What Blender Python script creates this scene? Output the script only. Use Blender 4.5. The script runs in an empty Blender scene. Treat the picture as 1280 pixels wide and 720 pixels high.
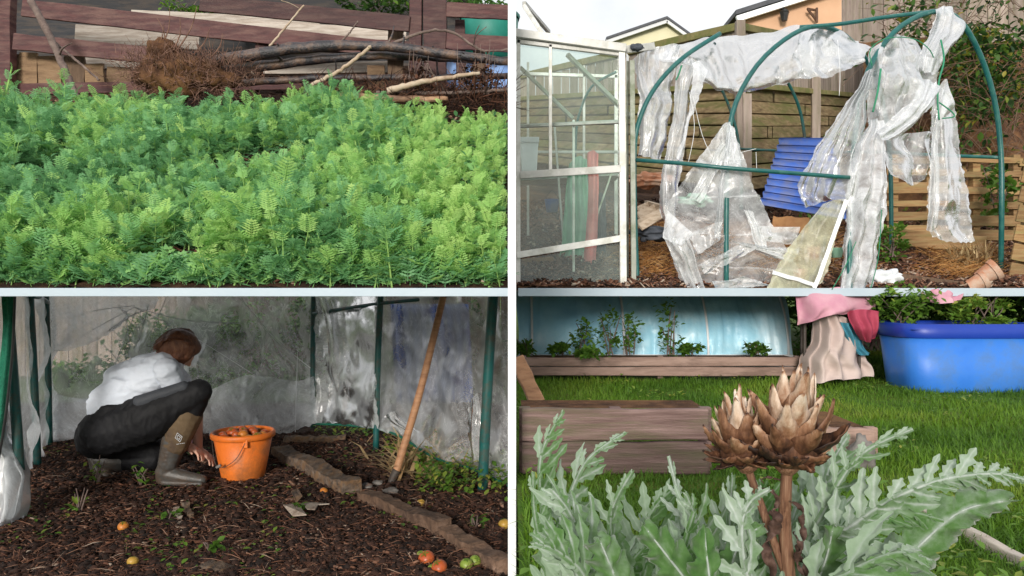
import bpy, bmesh, math, random
import numpy as np
from mathutils import Vector, Matrix, noise, Euler
R = math.radians
scene = bpy.context.scene
COL = scene.collection
CZ = 1.25            # eye height over the lower plots
F = 640/0.7          # focal length in photo pixels

def P(px, py, Y):
    return Vector(((px-640)/F*Y, Y, CZ+(360-py)/F*Y))
def px2m(n, Y): return n/F*Y
def zTL(y): return CZ+0.5*(y-3.0)  # ground sheared upward with depth to fit the upper left image panel
def zTR(y): return CZ+0.25*(y-6.0)  # same upward shear, gentler, for the upper right image panel
def nz(x, y, z=0.0): return noise.noise(Vector((x, y, z)))

# ------------------------------------------------------------------ materials
def _mat(name):
    m = bpy.data.materials.new(name); m.use_nodes = True
    nt = m.node_tree; nt.nodes.clear()
    out = nt.nodes.new('ShaderNodeOutputMaterial')
    return m, nt, out
def N(nt, kind, **kw):
    n = nt.nodes.new(kind)
    for k, v in kw.items():
        if k in n.inputs: n.inputs[k].default_value = v
        else: setattr(n, k, v)
    return n
def ramp(nt, fac, stops):
    r = nt.nodes.new('ShaderNodeValToRGB')
    while len(r.color_ramp.elements) < len(stops): r.color_ramp.elements.new(0.5)
    for e, (p, c) in zip(r.color_ramp.elements, stops):
        e.position = p; e.color = (c[0], c[1], c[2], 1)
    nt.links.new(fac, r.inputs[0]); return r
def coords(nt, stretch=(1,1,1)):
    tc = N(nt, 'ShaderNodeTexCoord'); mp = N(nt, 'ShaderNodeMapping')
    mp.inputs['Scale'].default_value = stretch
    nt.links.new(tc.outputs['Object'], mp.inputs['Vector']); return mp.outputs[0]
def surf(name, cols, scale=6, rough=0.7, bump=0.3, bscale=40, stretch=(1,1,1), metallic=0, spec=0.4,
         lo=0.3, hi=0.7, dirt=None, dscale=2.5, dist=0.01, detail=6):
    """noise-mottled surface: cols = list of colours across the noise, dirt = patches of a stain colour"""
    m, nt, out = _mat(name); L = nt.links
    v = coords(nt, stretch)
    n1 = N(nt, 'ShaderNodeTexNoise', Scale=scale, Detail=detail, Roughness=0.62); L.new(v, n1.inputs['Vector'])
    k = len(cols)
    st = [(lo+(hi-lo)*i/max(1,k-1), c) for i, c in enumerate(cols)]
    if k == 1: st = [(0, cols[0]), (1, cols[0])]
    col = ramp(nt, n1.outputs['Fac'], st).outputs[0]
    if dirt:
        n2 = N(nt, 'ShaderNodeTexNoise', Scale=dscale, Detail=8, Roughness=0.7); L.new(v, n2.inputs['Vector'])
        r2 = ramp(nt, n2.outputs['Fac'], [(0.46, (0,0,0)), (0.62, (0.85,0.85,0.85))])
        mx = N(nt, 'ShaderNodeMix', data_type='RGBA')
        L.new(r2.outputs[0], mx.inputs[0]); L.new(col, mx.inputs[6]); mx.inputs[7].default_value = (*dirt, 1)
        col = mx.outputs[2]
    b = N(nt, 'ShaderNodeBsdfPrincipled', Roughness=rough, Metallic=metallic)
    b.inputs['Specular IOR Level'].default_value = spec
    at = N(nt, 'ShaderNodeAttribute', attribute_name='shade')       # each board a little lighter or darker than its neighbour
    tm = N(nt, 'ShaderNodeMath', operation='MULTIPLY_ADD'); L.new(at.outputs['Fac'], tm.inputs[0]); tm.inputs[1].default_value = 1.3; tm.inputs[2].default_value = 0.35
    vm = N(nt, 'ShaderNodeVectorMath', operation='SCALE'); L.new(col, vm.inputs[0]); L.new(tm.outputs[0], vm.inputs['Scale'])
    L.new(vm.outputs[0], b.inputs['Base Color'])
    n3 = N(nt, 'ShaderNodeTexNoise', Scale=bscale, Detail=5, Roughness=0.6); L.new(v, n3.inputs['Vector'])
    bp = N(nt, 'ShaderNodeBump', Strength=bump, Distance=dist)
    L.new(n3.outputs['Fac'], bp.inputs['Height']); L.new(bp.outputs[0], b.inputs['Normal'])
    L.new(b.outputs[0], out.inputs[0]); return m
def leafy(name, stops, rough=0.55, trans=0.35, nscale=30, spec=0.35):
    """leaf surface: colour picked by the per-leaf 'shade' attribute, some light passes through"""
    m, nt, out = _mat(name); L = nt.links
    a = N(nt, 'ShaderNodeAttribute', attribute_name='shade')
    v = coords(nt)
    n1 = N(nt, 'ShaderNodeTexNoise', Scale=nscale, Detail=3); L.new(v, n1.inputs['Vector'])
    ma = N(nt, 'ShaderNodeMath', operation='MULTIPLY_ADD'); L.new(n1.outputs['Fac'], ma.inputs[0]); ma.inputs[1].default_value = 0.5
    L.new(a.outputs['Fac'], ma.inputs[2])
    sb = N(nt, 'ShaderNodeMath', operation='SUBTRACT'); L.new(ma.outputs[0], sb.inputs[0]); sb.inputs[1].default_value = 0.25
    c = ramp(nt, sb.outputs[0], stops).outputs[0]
    b = N(nt, 'ShaderNodeBsdfPrincipled', Roughness=rough); b.inputs['Specular IOR Level'].default_value = spec
    t = N(nt, 'ShaderNodeBsdfTranslucent'); mx = N(nt, 'ShaderNodeMixShader'); mx.inputs[0].default_value = trans
    L.new(c, b.inputs['Base Color']); L.new(c, t.inputs['Color'])
    L.new(b.outputs[0], mx.inputs[1]); L.new(t.outputs[0], mx.inputs[2]); L.new(mx.outputs[0], out.inputs[0]); return m
def film(name, lo, hi, scale=3.0, col=(0.86,0.88,0.9), stretch=(1,1,1), rough=0.28, dirt=None, gloss=.7):
    """polythene sheet: clear where taut, milky where creased"""
    m, nt, out = _mat(name); L = nt.links
    v = coords(nt, stretch)
    n1 = N(nt, 'ShaderNodeTexNoise', Scale=scale, Detail=9, Roughness=0.68, Distortion=1.4); L.new(v, n1.inputs['Vector'])
    r1 = ramp(nt, n1.outputs['Fac'], [(0.34, (lo,)*3), (0.68, (hi,)*3)])
    # fine crease lines
    w = N(nt, 'ShaderNodeTexNoise', Scale=scale*3.2, Detail=4, Roughness=0.55, Distortion=2.5); L.new(v, w.inputs['Vector'])
    s1 = N(nt, 'ShaderNodeMath', operation='SUBTRACT'); L.new(w.outputs['Fac'], s1.inputs[0]); s1.inputs[1].default_value = 0.5
    s2 = N(nt, 'ShaderNodeMath', operation='ABSOLUTE'); L.new(s1.outputs[0], s2.inputs[0])
    r2 = ramp(nt, s2.outputs[0], [(0.0, (0.26,)*3), (0.016, (0,)*3)])
    ad = N(nt, 'ShaderNodeMath', operation='ADD', use_clamp=True); L.new(r1.outputs[0], ad.inputs[0]); L.new(r2.outputs[0], ad.inputs[1])
    bp = N(nt, 'ShaderNodeBump', Strength=0.35, Distance=0.02); L.new(n1.outputs['Fac'], bp.inputs['Height'])
    bp2 = N(nt, 'ShaderNodeBump', Strength=0.5, Distance=0.004); L.new(s2.outputs[0], bp2.inputs['Height']); L.new(bp.outputs[0], bp2.inputs['Normal'])
    d = N(nt, 'ShaderNodeBsdfDiffuse'); t = N(nt, 'ShaderNodeBsdfTranslucent'); g = N(nt, 'ShaderNodeBsdfGlossy', Roughness=rough)
    d.inputs['Color'].default_value = (*col, 1); t.inputs['Color'].default_value = (*col, 1)
    if dirt:
        n4 = N(nt, 'ShaderNodeTexNoise', Scale=4.5, Detail=8, Roughness=0.75); L.new(v, n4.inputs['Vector'])
        r4 = ramp(nt, n4.outputs['Fac'], [(0.52, col), (0.64, dirt)])
        L.new(r4.outputs[0], d.inputs['Color'])
    for s in (d, t, g): L.new(bp2.outputs[0], s.inputs['Normal'])
    m1 = N(nt, 'ShaderNodeMixShader'); m1.inputs[0].default_value = 0.45
    L.new(d.outputs[0], m1.inputs[1]); L.new(t.outputs[0], m1.inputs[2])
    tr = N(nt, 'ShaderNodeBsdfTransparent'); tr.inputs['Color'].default_value = (0.97,0.98,0.98,1)
    m2 = N(nt, 'ShaderNodeMixShader'); L.new(ad.outputs[0], m2.inputs[0]); L.new(tr.outputs[0], m2.inputs[1]); L.new(m1.outputs[0], m2.inputs[2])
    fr = N(nt, 'ShaderNodeFresnel', IOR=1.45); L.new(bp2.outputs[0], fr.inputs['Normal'])
    fm = N(nt, 'ShaderNodeMath', operation='MULTIPLY', use_clamp=True); L.new(fr.outputs[0], fm.inputs[0]); fm.inputs[1].default_value = gloss
    m3 = N(nt, 'ShaderNodeMixShader'); L.new(fm.outputs[0], m3.inputs[0]); L.new(m2.outputs[0], m3.inputs[1]); L.new(g.outputs[0], m3.inputs[2])
    L.new(m3.outputs[0], out.inputs[0]); return m

# ------------------------------------------------------------------ mesh builder
class MB:
    def __init__(s): s.v = []; s.f = []; s.a = []
    def add(s, vs, fs, shade=0.5):
        if shade is None: shade = random.uniform(.3, .7)
        b = len(s.v); s.v += [Vector(p) for p in vs]; s.f += [tuple(i+b for i in f) for f in fs]; s.a += [shade]*len(vs); return s
    def box(s, c, size, rot=None, shade=None):
        rot = rot or Matrix.Identity(3); c = Vector(c)
        vs = [c+rot@Vector((x*size[0]/2, y*size[1]/2, z*size[2]/2)) for x in (-1,1) for y in (-1,1) for z in (-1,1)]
        return s.add(vs, [(0,1,3,2),(4,6,7,5),(0,4,5,1),(2,3,7,6),(0,2,6,4),(1,5,7,3)], shade)
    def beam(s, p0, p1, w, d, up=(0,0,1), seg=1, wob=0.0, shade=None, w1=None):
        """rectangular bar from p0 to p1; w across (along up-ish), d the other way"""
        p0, p1 = Vector(p0), Vector(p1); t = (p1-p0).normalized()
        u = Vector(up); u = (u-t*u.dot(t)); u = u.normalized() if u.length > 1e-4 else Vector((1,0,0)); r = t.cross(u)
        w1 = w if w1 is None else w1; vs = []; fs = []
        sd = random.random()*100
        for i in range(seg+1):
            f = i/seg; c = p0.lerp(p1, f)+(u*nz(f*3, sd)+r*nz(sd, f*3))*wob; ww = w+(w1-w)*f
            ww *= 1+ (nz(f*4, sd+7)*0.15 if wob else 0)
            vs += [c-u*ww/2-r*d/2, c+u*ww/2-r*d/2, c+u*ww/2+r*d/2, c-u*ww/2+r*d/2]
        for i in range(seg):
            for j in range(4):
                a, b = i*4+j, i*4+(j+1)%4; fs.append((a, b, b+4, a+4))
        fs += [(3,2,1,0), tuple(seg*4+j for j in range(4))]
        return s.add(vs, fs, shade)
    def quadboard(s, pts, th, back=(0,1,0), shade=None):
        """solid board from a face polygon (points in order) pushed back by th"""
        n = len(pts); b = Vector(back)*th; pts = [Vector(p) for p in pts]
        vs = pts+[p+b for p in pts]
        fs = [tuple(range(n-1, -1, -1)), tuple(range(n, 2*n))]+[(i, (i+1)%n, n+(i+1)%n, n+i) for i in range(n)]
        return s.add(vs, fs, shade)
    def tube(s, pts, r, n=8, cap=True, wob=0.0, shade=0.5, flat=1.0):
        pts = [Vector(p) for p in pts]; m = len(pts)
        rr = r if isinstance(r, (list, tuple)) else [r]*m
        if len(rr) != m: rr = [rr[0]+(rr[-1]-rr[0])*i/(m-1) for i in range(m)]
        t0 = (pts[1]-pts[0]).normalized(); u = t0.orthogonal().normalized(); vs = []; fs = []; sd = random.random()*50
        for i, p in enumerate(pts):
            t = (pts[min(i+1, m-1)]-pts[max(i-1, 0)]).normalized()
            u = (u-t*u.dot(t)).normalized(); w = t.cross(u)
            for j in range(n):
                a = 2*math.pi*j/n; q = rr[i]*(1+(nz(i*0.7+sd, j*1.3) if wob else 0)*wob)
                vs.append(p+u*math.cos(a)*q+w*math.sin(a)*q*flat)
        for i in range(m-1):
            for j in range(n):
                a, b = i*n+j, i*n+(j+1)%n; fs.append((a, b, b+n, a+n))
        if cap: fs += [tuple(range(n-1, -1, -1)), tuple((m-1)*n+j for j in range(n))]
        return s.add(vs, fs, shade)
    def lathe(s, c, prof, n=32, sx=1.0, sy=1.0, shade=0.5, rot=None):
        c = Vector(c); vs = []; fs = []; rot = rot or Matrix.Identity(3)
        for (r, z) in prof:
            for j in range(n):
                a = 2*math.pi*j/n; vs.append(c+rot@Vector((r*math.cos(a)*sx, r*math.sin(a)*sy, z)))
        for i in range(len(prof)-1):
            for j in range(n):
                a, b = i*n+j, i*n+(j+1)%n; fs.append((a, b, b+n, a+n))
        return s.add(vs, fs, shade)
    def blob(s, c, r, sub=2, amp=0.15, fr=2.0, sc=(1,1,1), shade=0.5):
        bm = bmesh.new(); bmesh.ops.create_icosphere(bm, subdivisions=sub, radius=1); c = Vector(c); sd = random.random()*99
        vs = []
        for v in bm.verts:
            k = 1+amp*nz(v.co.x*fr+sd, v.co.y*fr, v.co.z*fr); vs.append(c+Vector((v.co.x*sc[0], v.co.y*sc[1], v.co.z*sc[2]))*r*k)
        fs = [tuple(v.index for v in f.verts) for f in bm.faces]; bm.free(); return s.add(vs, fs, shade)
    def build(s, name, mat, parent=None, smooth=False, bevel=0, origin=None, label=None):
        me = bpy.data.meshes.new(name)
        if parent is not None: o0 = Vector(parent['org'])
        elif origin is not None: o0 = Vector(origin)
        else:
            xs = [p.x for p in s.v]; ys = [p.y for p in s.v]; zs = [p.z for p in s.v]
            o0 = Vector(((min(xs)+max(xs))/2, (min(ys)+max(ys))/2, min(zs)))
        me.from_pydata([tuple(p-o0) for p in s.v], [], s.f); me.update()
        at = me.attributes.new('shade', 'FLOAT', 'POINT'); at.data.foreach_set('value', s.a)
        me.materials.append(mat)
        if smooth:
            me.polygons.foreach_set('use_smooth', [True]*len(me.polygons))
        o = bpy.data.objects.new(name, me); COL.objects.link(o)
        if parent is not None: o.parent = parent; o['org'] = tuple(o0)
        else: o.location = o0; o['org'] = tuple(o0)
        if bevel:
            b = o.modifiers.new('Bevel', 'BEVEL'); b.width = bevel; b.segments = 2; b.limit_method = 'ANGLE'
        if label: o['label'] = label
        return o
def tag(o, label, cat, group=None):
    o['label'] = label; o['category'] = cat
    if group: o['group'] = group
    return o
def structure(o): o['kind'] = 'structure'; return o
def thing(name, base, label, cat, group=None):
    o = bpy.data.objects.new(name, None); COL.objects.link(o); o.location = Vector(base); o['org'] = tuple(Vector(base))
    o.empty_display_size = 0.1
    return tag(o, label, cat, group)
def spl(pts, n):
    """Catmull-Rom through points, n samples"""
    pts = [Vector(p) for p in pts]; m = len(pts); out = []
    for i in range(n):
        t = i/(n-1)*(m-1); k = min(int(t), m-2); f = t-k
        p0, p1, p2, p3 = pts[max(k-1,0)], pts[k], pts[k+1], pts[min(k+2,m-1)]
        out.append(0.5*((2*p1)+(p2-p0)*f+(2*p0-5*p1+4*p2-p3)*f*f+(3*p1-p0-3*p2+p3)*f**3))
    return out
def sheet(rows, nu, nv, folds=0.05, fx=5, noi=0.05, seed=0, torn=0.0):
    """draped cloth/film from rows of control points, folded in depth"""
    fine = [spl(r, nu) for r in rows]; mb = MB(); vs = []
    cols = [spl([fine[k][i] for k in range(len(rows))], nv) for i in range(nu)]
    for j in range(nv):
        for i in range(nu):
            p = cols[i][j].copy(); u, v = i/(nu-1), j/(nv-1)
            d = folds*math.sin(u*fx*6.28+nz(v*2.5, seed)*3+seed)*(0.5+0.8*abs(nz(u*3+seed, v*2)))
            d += noi*1.1*nz(p.x*3+seed, p.z*3, seed)+noi*0.55*abs(nz(p.x*7, p.z*4.5, seed))+noi*0.20*abs(nz(p.x*17, p.z*11, seed))
            p.y += d; p.x += noi*0.35*nz(p.z*6, seed, p.x*6); p.z += noi*0.3*nz(p.x*6, seed+4, p.z*6)
            if torn and (j == nv-1 or i in (0, nu-1)):
                p.z += torn*nz(p.x*25, seed, p.z*10); p.x += torn*nz(p.x*10, seed, p.z*25)
            vs.append(p)
    fs = [(j*nu+i, j*nu+i+1, (j+1)*nu+i+1, (j+1)*nu+i) for j in range(nv-1) for i in range(nu-1)]
    return mb.add(vs, fs)

# ------------------------------------------------------------------ fast scatter (triangles)
def tpl(vs, fs): return np.array(vs, dtype=np.float32), np.array(fs, dtype=np.int32)
def rotm(az, el, roll=0):
    return np.array(Matrix.Rotation(az, 3, 'Z') @ Matrix.Rotation(el, 3, 'X') @ Matrix.Rotation(roll, 3, 'Y'), dtype=np.float32)
class Scatter:
    def __init__(s): s.V = []; s.F = []; s.A = []; s.n = 0
    def put(s, t, loc, m, sc=1.0, shade=0.5):
        V = (t[0]*sc)@m.T+np.array(loc, dtype=np.float32)
        s.V.append(V); s.F.append(t[1]+s.n); s.A.append(np.full(len(V), shade, dtype=np.float32)); s.n += len(V)
    def build(s, name, mat, parent=None, origin=None, smooth=False):
        V = np.concatenate(s.V); Fa = np.concatenate(s.F); A = np.concatenate(s.A)
        o0 = np.array(parent['org'] if parent is not None else (origin if origin is not None else V[:, :].mean(0)*np.array([1,1,0])+np.array([0,0,V[:,2].min()])), dtype=np.float32)
        V = V-o0; me = bpy.data.meshes.new(name)
        me.vertices.add(len(V)); me.vertices.foreach_set('co', V.ravel())
        me.loops.add(Fa.size); me.loops.foreach_set('vertex_index', Fa.ravel())
        me.polygons.add(len(Fa)); me.polygons.foreach_set('loop_start', np.arange(0, Fa.size, 3, dtype=np.int32))
        me.polygons.foreach_set('loop_total', np.full(len(Fa), 3, dtype=np.int32))
        me.update(calc_edges=True); me.validate()
        at = me.attributes.new('shade', 'FLOAT', 'POINT'); at.data.foreach_set('value', A)
        me.materials.append(mat)
        if smooth: me.polygons.foreach_set('use_smooth', [True]*len(me.polygons))
        o = bpy.data.objects.new(name, me); COL.objects.link(o)
        if parent is not None: o.parent = parent
        else: o.location = Vector(o0.tolist())
        o['org'] = tuple(float(q) for q in o0); return o
# templates: leaves grow along +Y, face up +Z
def frond_tpl(npair=7, wid=0.30, droop=0.35, rnd=random.Random(1)):
    vs = []; fs = []
    def cz(t): return -droop*t*t*0.6
    K = 6
    for i in range(K+1):
        t = i/K; w = 0.012*(1-t*0.7); vs += [(-w, t, cz(t)), (w, t, cz(t))]
    for i in range(K):
        a = 2*i; fs += [(a, a+1, a+3), (a, a+3, a+2)]
    for k in range(npair):
        t = 0.18+0.75*k/(npair-1); L = wid*(0.55+0.9*math.sin(math.pi*min(1, t*0.85+0.12)))*(0.85+0.3*rnd.random())
        for s in (-1, 1):
            b = len(vs); z = cz(t); fw = 0.38; h = 0.030*(1+0.4*rnd.random())+0.008
            lift = rnd.uniform(-0.05, 0.10)
            # serrated leaflet: root, 3 teeth either side, tip
            ax = Vector((s, fw, 0)).normalized(); ay = Vector((-fw*s, 1, 0)).normalized()
            def q(u, v, dz): 
                p = ax*u*L+ay*v*1.0; return (p.x, t+p.y, z+dz)
            vs += [q(0,0,0), q(.30,h,lift*.4), q(.42,h*.55,lift*.5), q(.62,h*1.0,lift*.7), q(.75,h*.45,lift*.8), q(1,0,lift*.5),
                   q(.72,-h*.5,lift*.7), q(.58,-h*1.0,lift*.6), q(.40,-h*.5,lift*.4), q(.26,-h,lift*.3), q(.5,0,lift-.02)]
            ring = list(range(b, b+10)); c = b+10
            fs += [(c, ring[i], ring[(i+1) % 10]) for i in range(10)]
    b = len(vs); vs += [(0,.93,cz(.93)), (.07,1.0,cz(1)), (0,1.12,cz(1.05)), (-.07,1.0,cz(1))]; fs += [(b,b+1,b+2),(b,b+2,b+3)]
    return tpl(vs, fs)
FR = [frond_tpl(7+i % 3, 0.26+0.03*(i % 4), 0.15+0.25*(i % 3), random.Random(i)) for i in range(6)]
def blade_tpl(w, bend): return tpl([(-w,0,0),(w,0,0),(-w*.7,.5,-bend*.2),(w*.7,.5,-bend*.2),(0,1,-bend)], [(0,1,3),(0,3,2),(2,3,4)])
BL_ = [blade_tpl(0.045, 0.1), blade_tpl(0.06, 0.35), blade_tpl(0.05, 0.6)]
LEAF = [tpl([(0,0,0),(.22,.3,.05+b),(.26,.6,.04+b),(0,1,-.12),(-.26,.6,.05-b),(-.22,.3,.05-b),(0,.5,-.03)],
            [(6,0,1),(6,1,2),(6,2,3),(6,3,4),(6,4,5),(6,5,0)]) for b in (0,.04,-.03)]
def chip_tpl(r):
    x, y, z = 0.5*r.uniform(.15,.5), 0.5, 0.5*r.uniform(.06,.16)
    vs = [(sx*x*r.uniform(.6,1.2), sy*y*r.uniform(.7,1.1), sz*z*r.uniform(.6,1.2)) for sx in (-1,1) for sy in (-1,1) for sz in (-1,1)]
    q = [(0,1,3,2),(4,6,7,5),(0,4,5,1),(2,3,7,6),(0,2,6,4),(1,5,7,3)]
    return tpl(vs, [t for a,b,c,d in q for t in ((a,b,c),(a,c,d))])
CHIP = [chip_tpl(random.Random(i)) for i in range(8)]
def clod_tpl(seed, sub=2):
    bm = bmesh.new(); bmesh.ops.create_icosphere(bm, subdivisions=sub, radius=0.5)
    vs = [tuple(v.co*(1+0.5*nz(v.co.x*3+seed, v.co.y*3, v.co.z*3))) for v in bm.verts]
    fs = [tuple(v.index for v in f.verts) for f in bm.faces]; bm.free(); return tpl(vs, fs)
CLOD = [clod_tpl(i*7.3) for i in range(6)]
TWIG = tpl([(-.012,0,0),(.012,0,0),(0,0,.02),(-.02,.5,.05),(.01,.5,.05),(0,.5,.07),(0,1,0)], [(0,1,4),(0,4,3),(1,2,5),(1,5,4),(2,0,3),(2,3,5),(3,4,6),(4,5,6),(5,3,6)])

STK = tpl([(-.018,0,0),(.018,0,0),(0,0,.03),(-.008,1,0),(.008,1,0),(0,1,.014)], [(0,1,4),(0,4,3),(1,2,5),(1,5,4),(2,0,3),(2,3,5)])
def remesh(name, caps, mat, parent, voxel=0.008, smooth=2, label=None, wrinkle=0.0, wdir=(1,1,1), wsc=9):
    """one continuous surface grown over tapered capsules [(p0,r0,p1,r1[,flatten])]"""
    mb = MB()
    for cp in caps:
        p0, r0, p1, r1 = Vector(cp[0]), cp[1], Vector(cp[2]), cp[3]
        L = (p1-p0).length; n = max(2, int(L/(min(r0, r1)*0.45))+1)
        for i in range(n+1):
            f = i/n; mb.blob(p0.lerp(p1, f), r0+(r1-r0)*f, 2, 0, sc=cp[4] if len(cp) > 4 else (1,1,1))
    o = mb.build(name, mat, parent, smooth=True)
    r = o.modifiers.new('r', 'REMESH'); r.mode = 'VOXEL'; r.voxel_size = voxel; r.use_smooth_shade = True
    s = o.modifiers.new('s', 'SMOOTH'); s.iterations = smooth; s.factor = 0.5
    dg = bpy.context.evaluated_depsgraph_get(); me = bpy.data.meshes.new_from_object(o.evaluated_get(dg))
    o.modifiers.clear(); old = o.data; o.data = me; bpy.data.meshes.remove(old)
    if wrinkle:          # cloth creases as real relief
        nrm_ = [v.normal.copy() for v in me.vertices]
        for v, vn in zip(me.vertices, nrm_):
            q = Vector((v.co.x*wdir[0], v.co.y*wdir[1], v.co.z*wdir[2]))*wsc
            h_ = (1-abs(noise.noise(q))*3.2)*.6+(1-abs(noise.noise(q*2.1+Vector((5,3,1))))*3.2)*.3
            v.co += vn*wrinkle*max(-.6, h_)
    if 'shade' in me.attributes: me.attributes.remove(me.attributes['shade'])
    at = me.attributes.new('shade', 'FLOAT', 'POINT'); at.data.foreach_set('value', [0.5]*len(me.vertices))
    me.materials.clear(); me.materials.append(mat)
    me.polygons.foreach_set('use_smooth', [True]*len(me.polygons))
    if label: o['label'] = label
    return o
# ------------------------------------------------------------------ camera, light, sky
cam = bpy.data.cameras.new('camera'); camo = bpy.data.objects.new('camera', cam); COL.objects.link(camo)
camo.location = (0, 0, CZ); camo.rotation_euler = (R(90), 0, 0)
cam.sensor_width = 36; cam.lens = 18/0.7; cam.clip_start = 0.05; cam.clip_end = 800
scene.camera = camo
CLOUD = 5.8
SUN_EL, SUN_AZ = 14, 11     # sun behind the camera, a little to the left
wd = bpy.data.worlds.new('World'); scene.world = wd; wd.use_nodes = True; nt = wd.node_tree; nt.nodes.clear()
sky = nt.nodes.new('ShaderNodeTexSky'); sky.sky_type = 'NISHITA'; sky.sun_disc = False
sky.sun_elevation = R(SUN_EL); sky.sun_rotation = R(180+SUN_AZ); sky.air_density = 1.0; sky.dust_density = 8.0; sky.ozone_density = 1.0
bg = nt.nodes.new('ShaderNodeBackground'); bg.inputs['Strength'].default_value = 0.15
ow = nt.nodes.new('ShaderNodeOutputWorld'); # thin broken overcast over the clear sky
tcw = N(nt, 'ShaderNodeTexCoord'); cn = N(nt, 'ShaderNodeTexNoise', Scale=2.2, Detail=8, Roughness=0.6); nt.links.new(tcw.outputs['Generated'], cn.inputs['Vector'])
cr = ramp(nt, cn.outputs['Fac'], [(0.25, (0.72,)*3), (0.6, (1,)*3)])
cc_ = ramp(nt, cn.outputs['Fac'], [(0.3, (0.80,0.84,0.90)), (0.6, (1,1,1))])
cs = N(nt, 'ShaderNodeVectorMath', operation='SCALE'); nt.links.new(cc_.outputs[0], cs.inputs[0]); cs.inputs['Scale'].default_value = CLOUD
cm = N(nt, 'ShaderNodeMix', data_type='RGBA'); nt.links.new(cr.outputs[0], cm.inputs[0]); nt.links.new(sky.outputs[0], cm.inputs[6]); nt.links.new(cs.outputs[0], cm.inputs[7])
nt.links.new(cm.outputs[2], bg.inputs[0]); nt.links.new(bg.outputs[0], ow.inputs[0])
sl = bpy.data.lights.new('sun', 'SUN'); sl.energy = 2.4; sl.angle = R(14); sl.color = (1, 0.96, 0.9)
so = bpy.data.objects.new('sun', sl); COL.objects.link(so)
dirv = Vector((math.sin(R(SUN_AZ))*math.cos(R(SUN_EL)), math.cos(R(SUN_AZ))*math.cos(R(SUN_EL)), -math.sin(R(SUN_EL))))
so.rotation_euler = dirv.to_track_quat('-Z', 'Y').to_euler(); so.location = (-2, -5, 8)
vs_ = scene.view_settings; vs_.view_transform = 'Standard'; vs_.look = 'None'; vs_.exposure = 0.42; vs_.gamma = 1; vs_.use_curve_mapping = False
scene.cycles.transparent_max_bounces = 24; scene.cycles.max_bounces = 8

# ------------------------------------------------------------------ shared materials
M = {}
M['white'] = surf('white_paint', [(.74,.76,.78), (.82,.83,.84)], 3, .5, .1, 60)
M['paleblue'] = surf('pale_blue_paint', [(.38,.46,.53), (.44,.51,.57)], 3, .5, .1, 60)
M['soil'] = surf('dark_soil', [(.012,.007,.005), (.032,.018,.012), (.06,.032,.02), (.10,.055,.033)], 22, .95, 1.0, 90, lo=.28, hi=.75, dirt=(.018,.012,.009), dscale=3, spec=.15)
M['soil_light'] = surf('brown_soil', [(.035,.018,.011), (.085,.042,.024), (.16,.08,.042)], 14, .95, 1.0, 70, dirt=(.19,.10,.045), dscale=2.2, spec=.15)
M['lawn'] = surf('lawn_earth', [(.035,.08,.012), (.08,.16,.02)], 5, .95, .8, 40, dirt=(.12,.12,.03), dscale=1.6, spec=.1)
M['maroon'] = surf('maroon_paint', [(.030,.009,.010), (.055,.016,.016), (.085,.028,.026)], 5, .6, .5, 30, (1,1,6), dirt=(.11,.055,.045), dscale=3)
M['tanwood'] = surf('tan_wood', [(.14,.085,.045), (.25,.16,.09), (.32,.22,.13)], 5, .8, .6, 22, (2,2,14), dirt=(.10,.055,.03))
M['oldwood'] = surf('old_brown_wood', [(.08,.05,.03), (.15,.095,.06), (.22,.15,.10)], 5, .8, .7, 22, (12,12,1.2), dirt=(.06,.035,.02))
M['palewood'] = surf('pale_grey_wood', [(.30,.25,.21), (.42,.37,.32), (.50,.46,.41)], 3, .8, .4, 25, (1,1,12), dirt=(.24,.19,.15))
M['charred'] = surf('charred_bark', [(.010,.009,.012), (.03,.026,.032), (.06,.05,.055)], 9, .45, .8, 60, dirt=(.16,.09,.055), dscale=9, spec=.6)
M['bark'] = surf('grey_bark', [(.07,.045,.04), (.14,.10,.085), (.22,.165,.14)], 14, .8, .8, 60)
M['barkpeel'] = surf('peeling_tan_bark', [(.16,.09,.045), (.36,.21,.12), (.45,.30,.19)], 7, .7, .6, 40, dirt=(.08,.04,.025), dscale=5)
M['stick'] = surf('dry_stick', [(.22,.14,.09), (.42,.32,.23), (.5,.42,.33)], 12, .7, .5, 60)
M['roots'] = surf('dry_roots', [(.07,.035,.025), (.17,.09,.065), (.28,.17,.12)], 20, .9, .3, 60)
M['greenleaf'] = leafy('feathery_green', [(0, (.06,.17,.07)), (.3, (.14,.34,.14)), (.5, (.20,.44,.19)), (.72, (.31,.56,.16)), (1, (.47,.68,.22))], .5, .4, 8)
M['shrubleaf'] = leafy('shrub_green', [(0, (.02,.05,.015)), (.5, (.05,.12,.025)), (.85, (.12,.22,.03)), (1, (.35,.28,.04))], .5, .35, 8)
M['hedge'] = leafy('hedge_green', [(0, (.04,.09,.02)), (.5, (.11,.23,.05)), (1, (.22,.36,.08))], .6, .3, 8)
M['grass'] = leafy('grass_green', [(0, (.05,.13,.012)), (.5, (.12,.24,.018)), (.8, (.20,.29,.03)), (1, (.33,.30,.07))], .6, .35, 3)
M['weed'] = leafy('weed_green', [(0, (.06,.15,.02)), (.6, (.16,.30,.04)), (1, (.36,.36,.07))], .5, .4, 8)
M['straw'] = leafy('straw', [(0, (.13,.07,.03)), (.5, (.30,.19,.09)), (1, (.50,.38,.2))], .7, .1, 8)
M['orange_straw'] = leafy('orange_straw', [(0, (.22,.08,.02)), (.5, (.42,.19,.05)), (1, (.58,.33,.12))], .7, .1, 8)
M['debris'] = leafy('ground_litter', [(0, (.012,.007,.005)), (.4, (.050,.022,.014)), (.7, (.15,.062,.034)), (.9, (.26,.14,.09)), (1, (.4,.32,.25))], .9, 0.0, 8)
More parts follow.
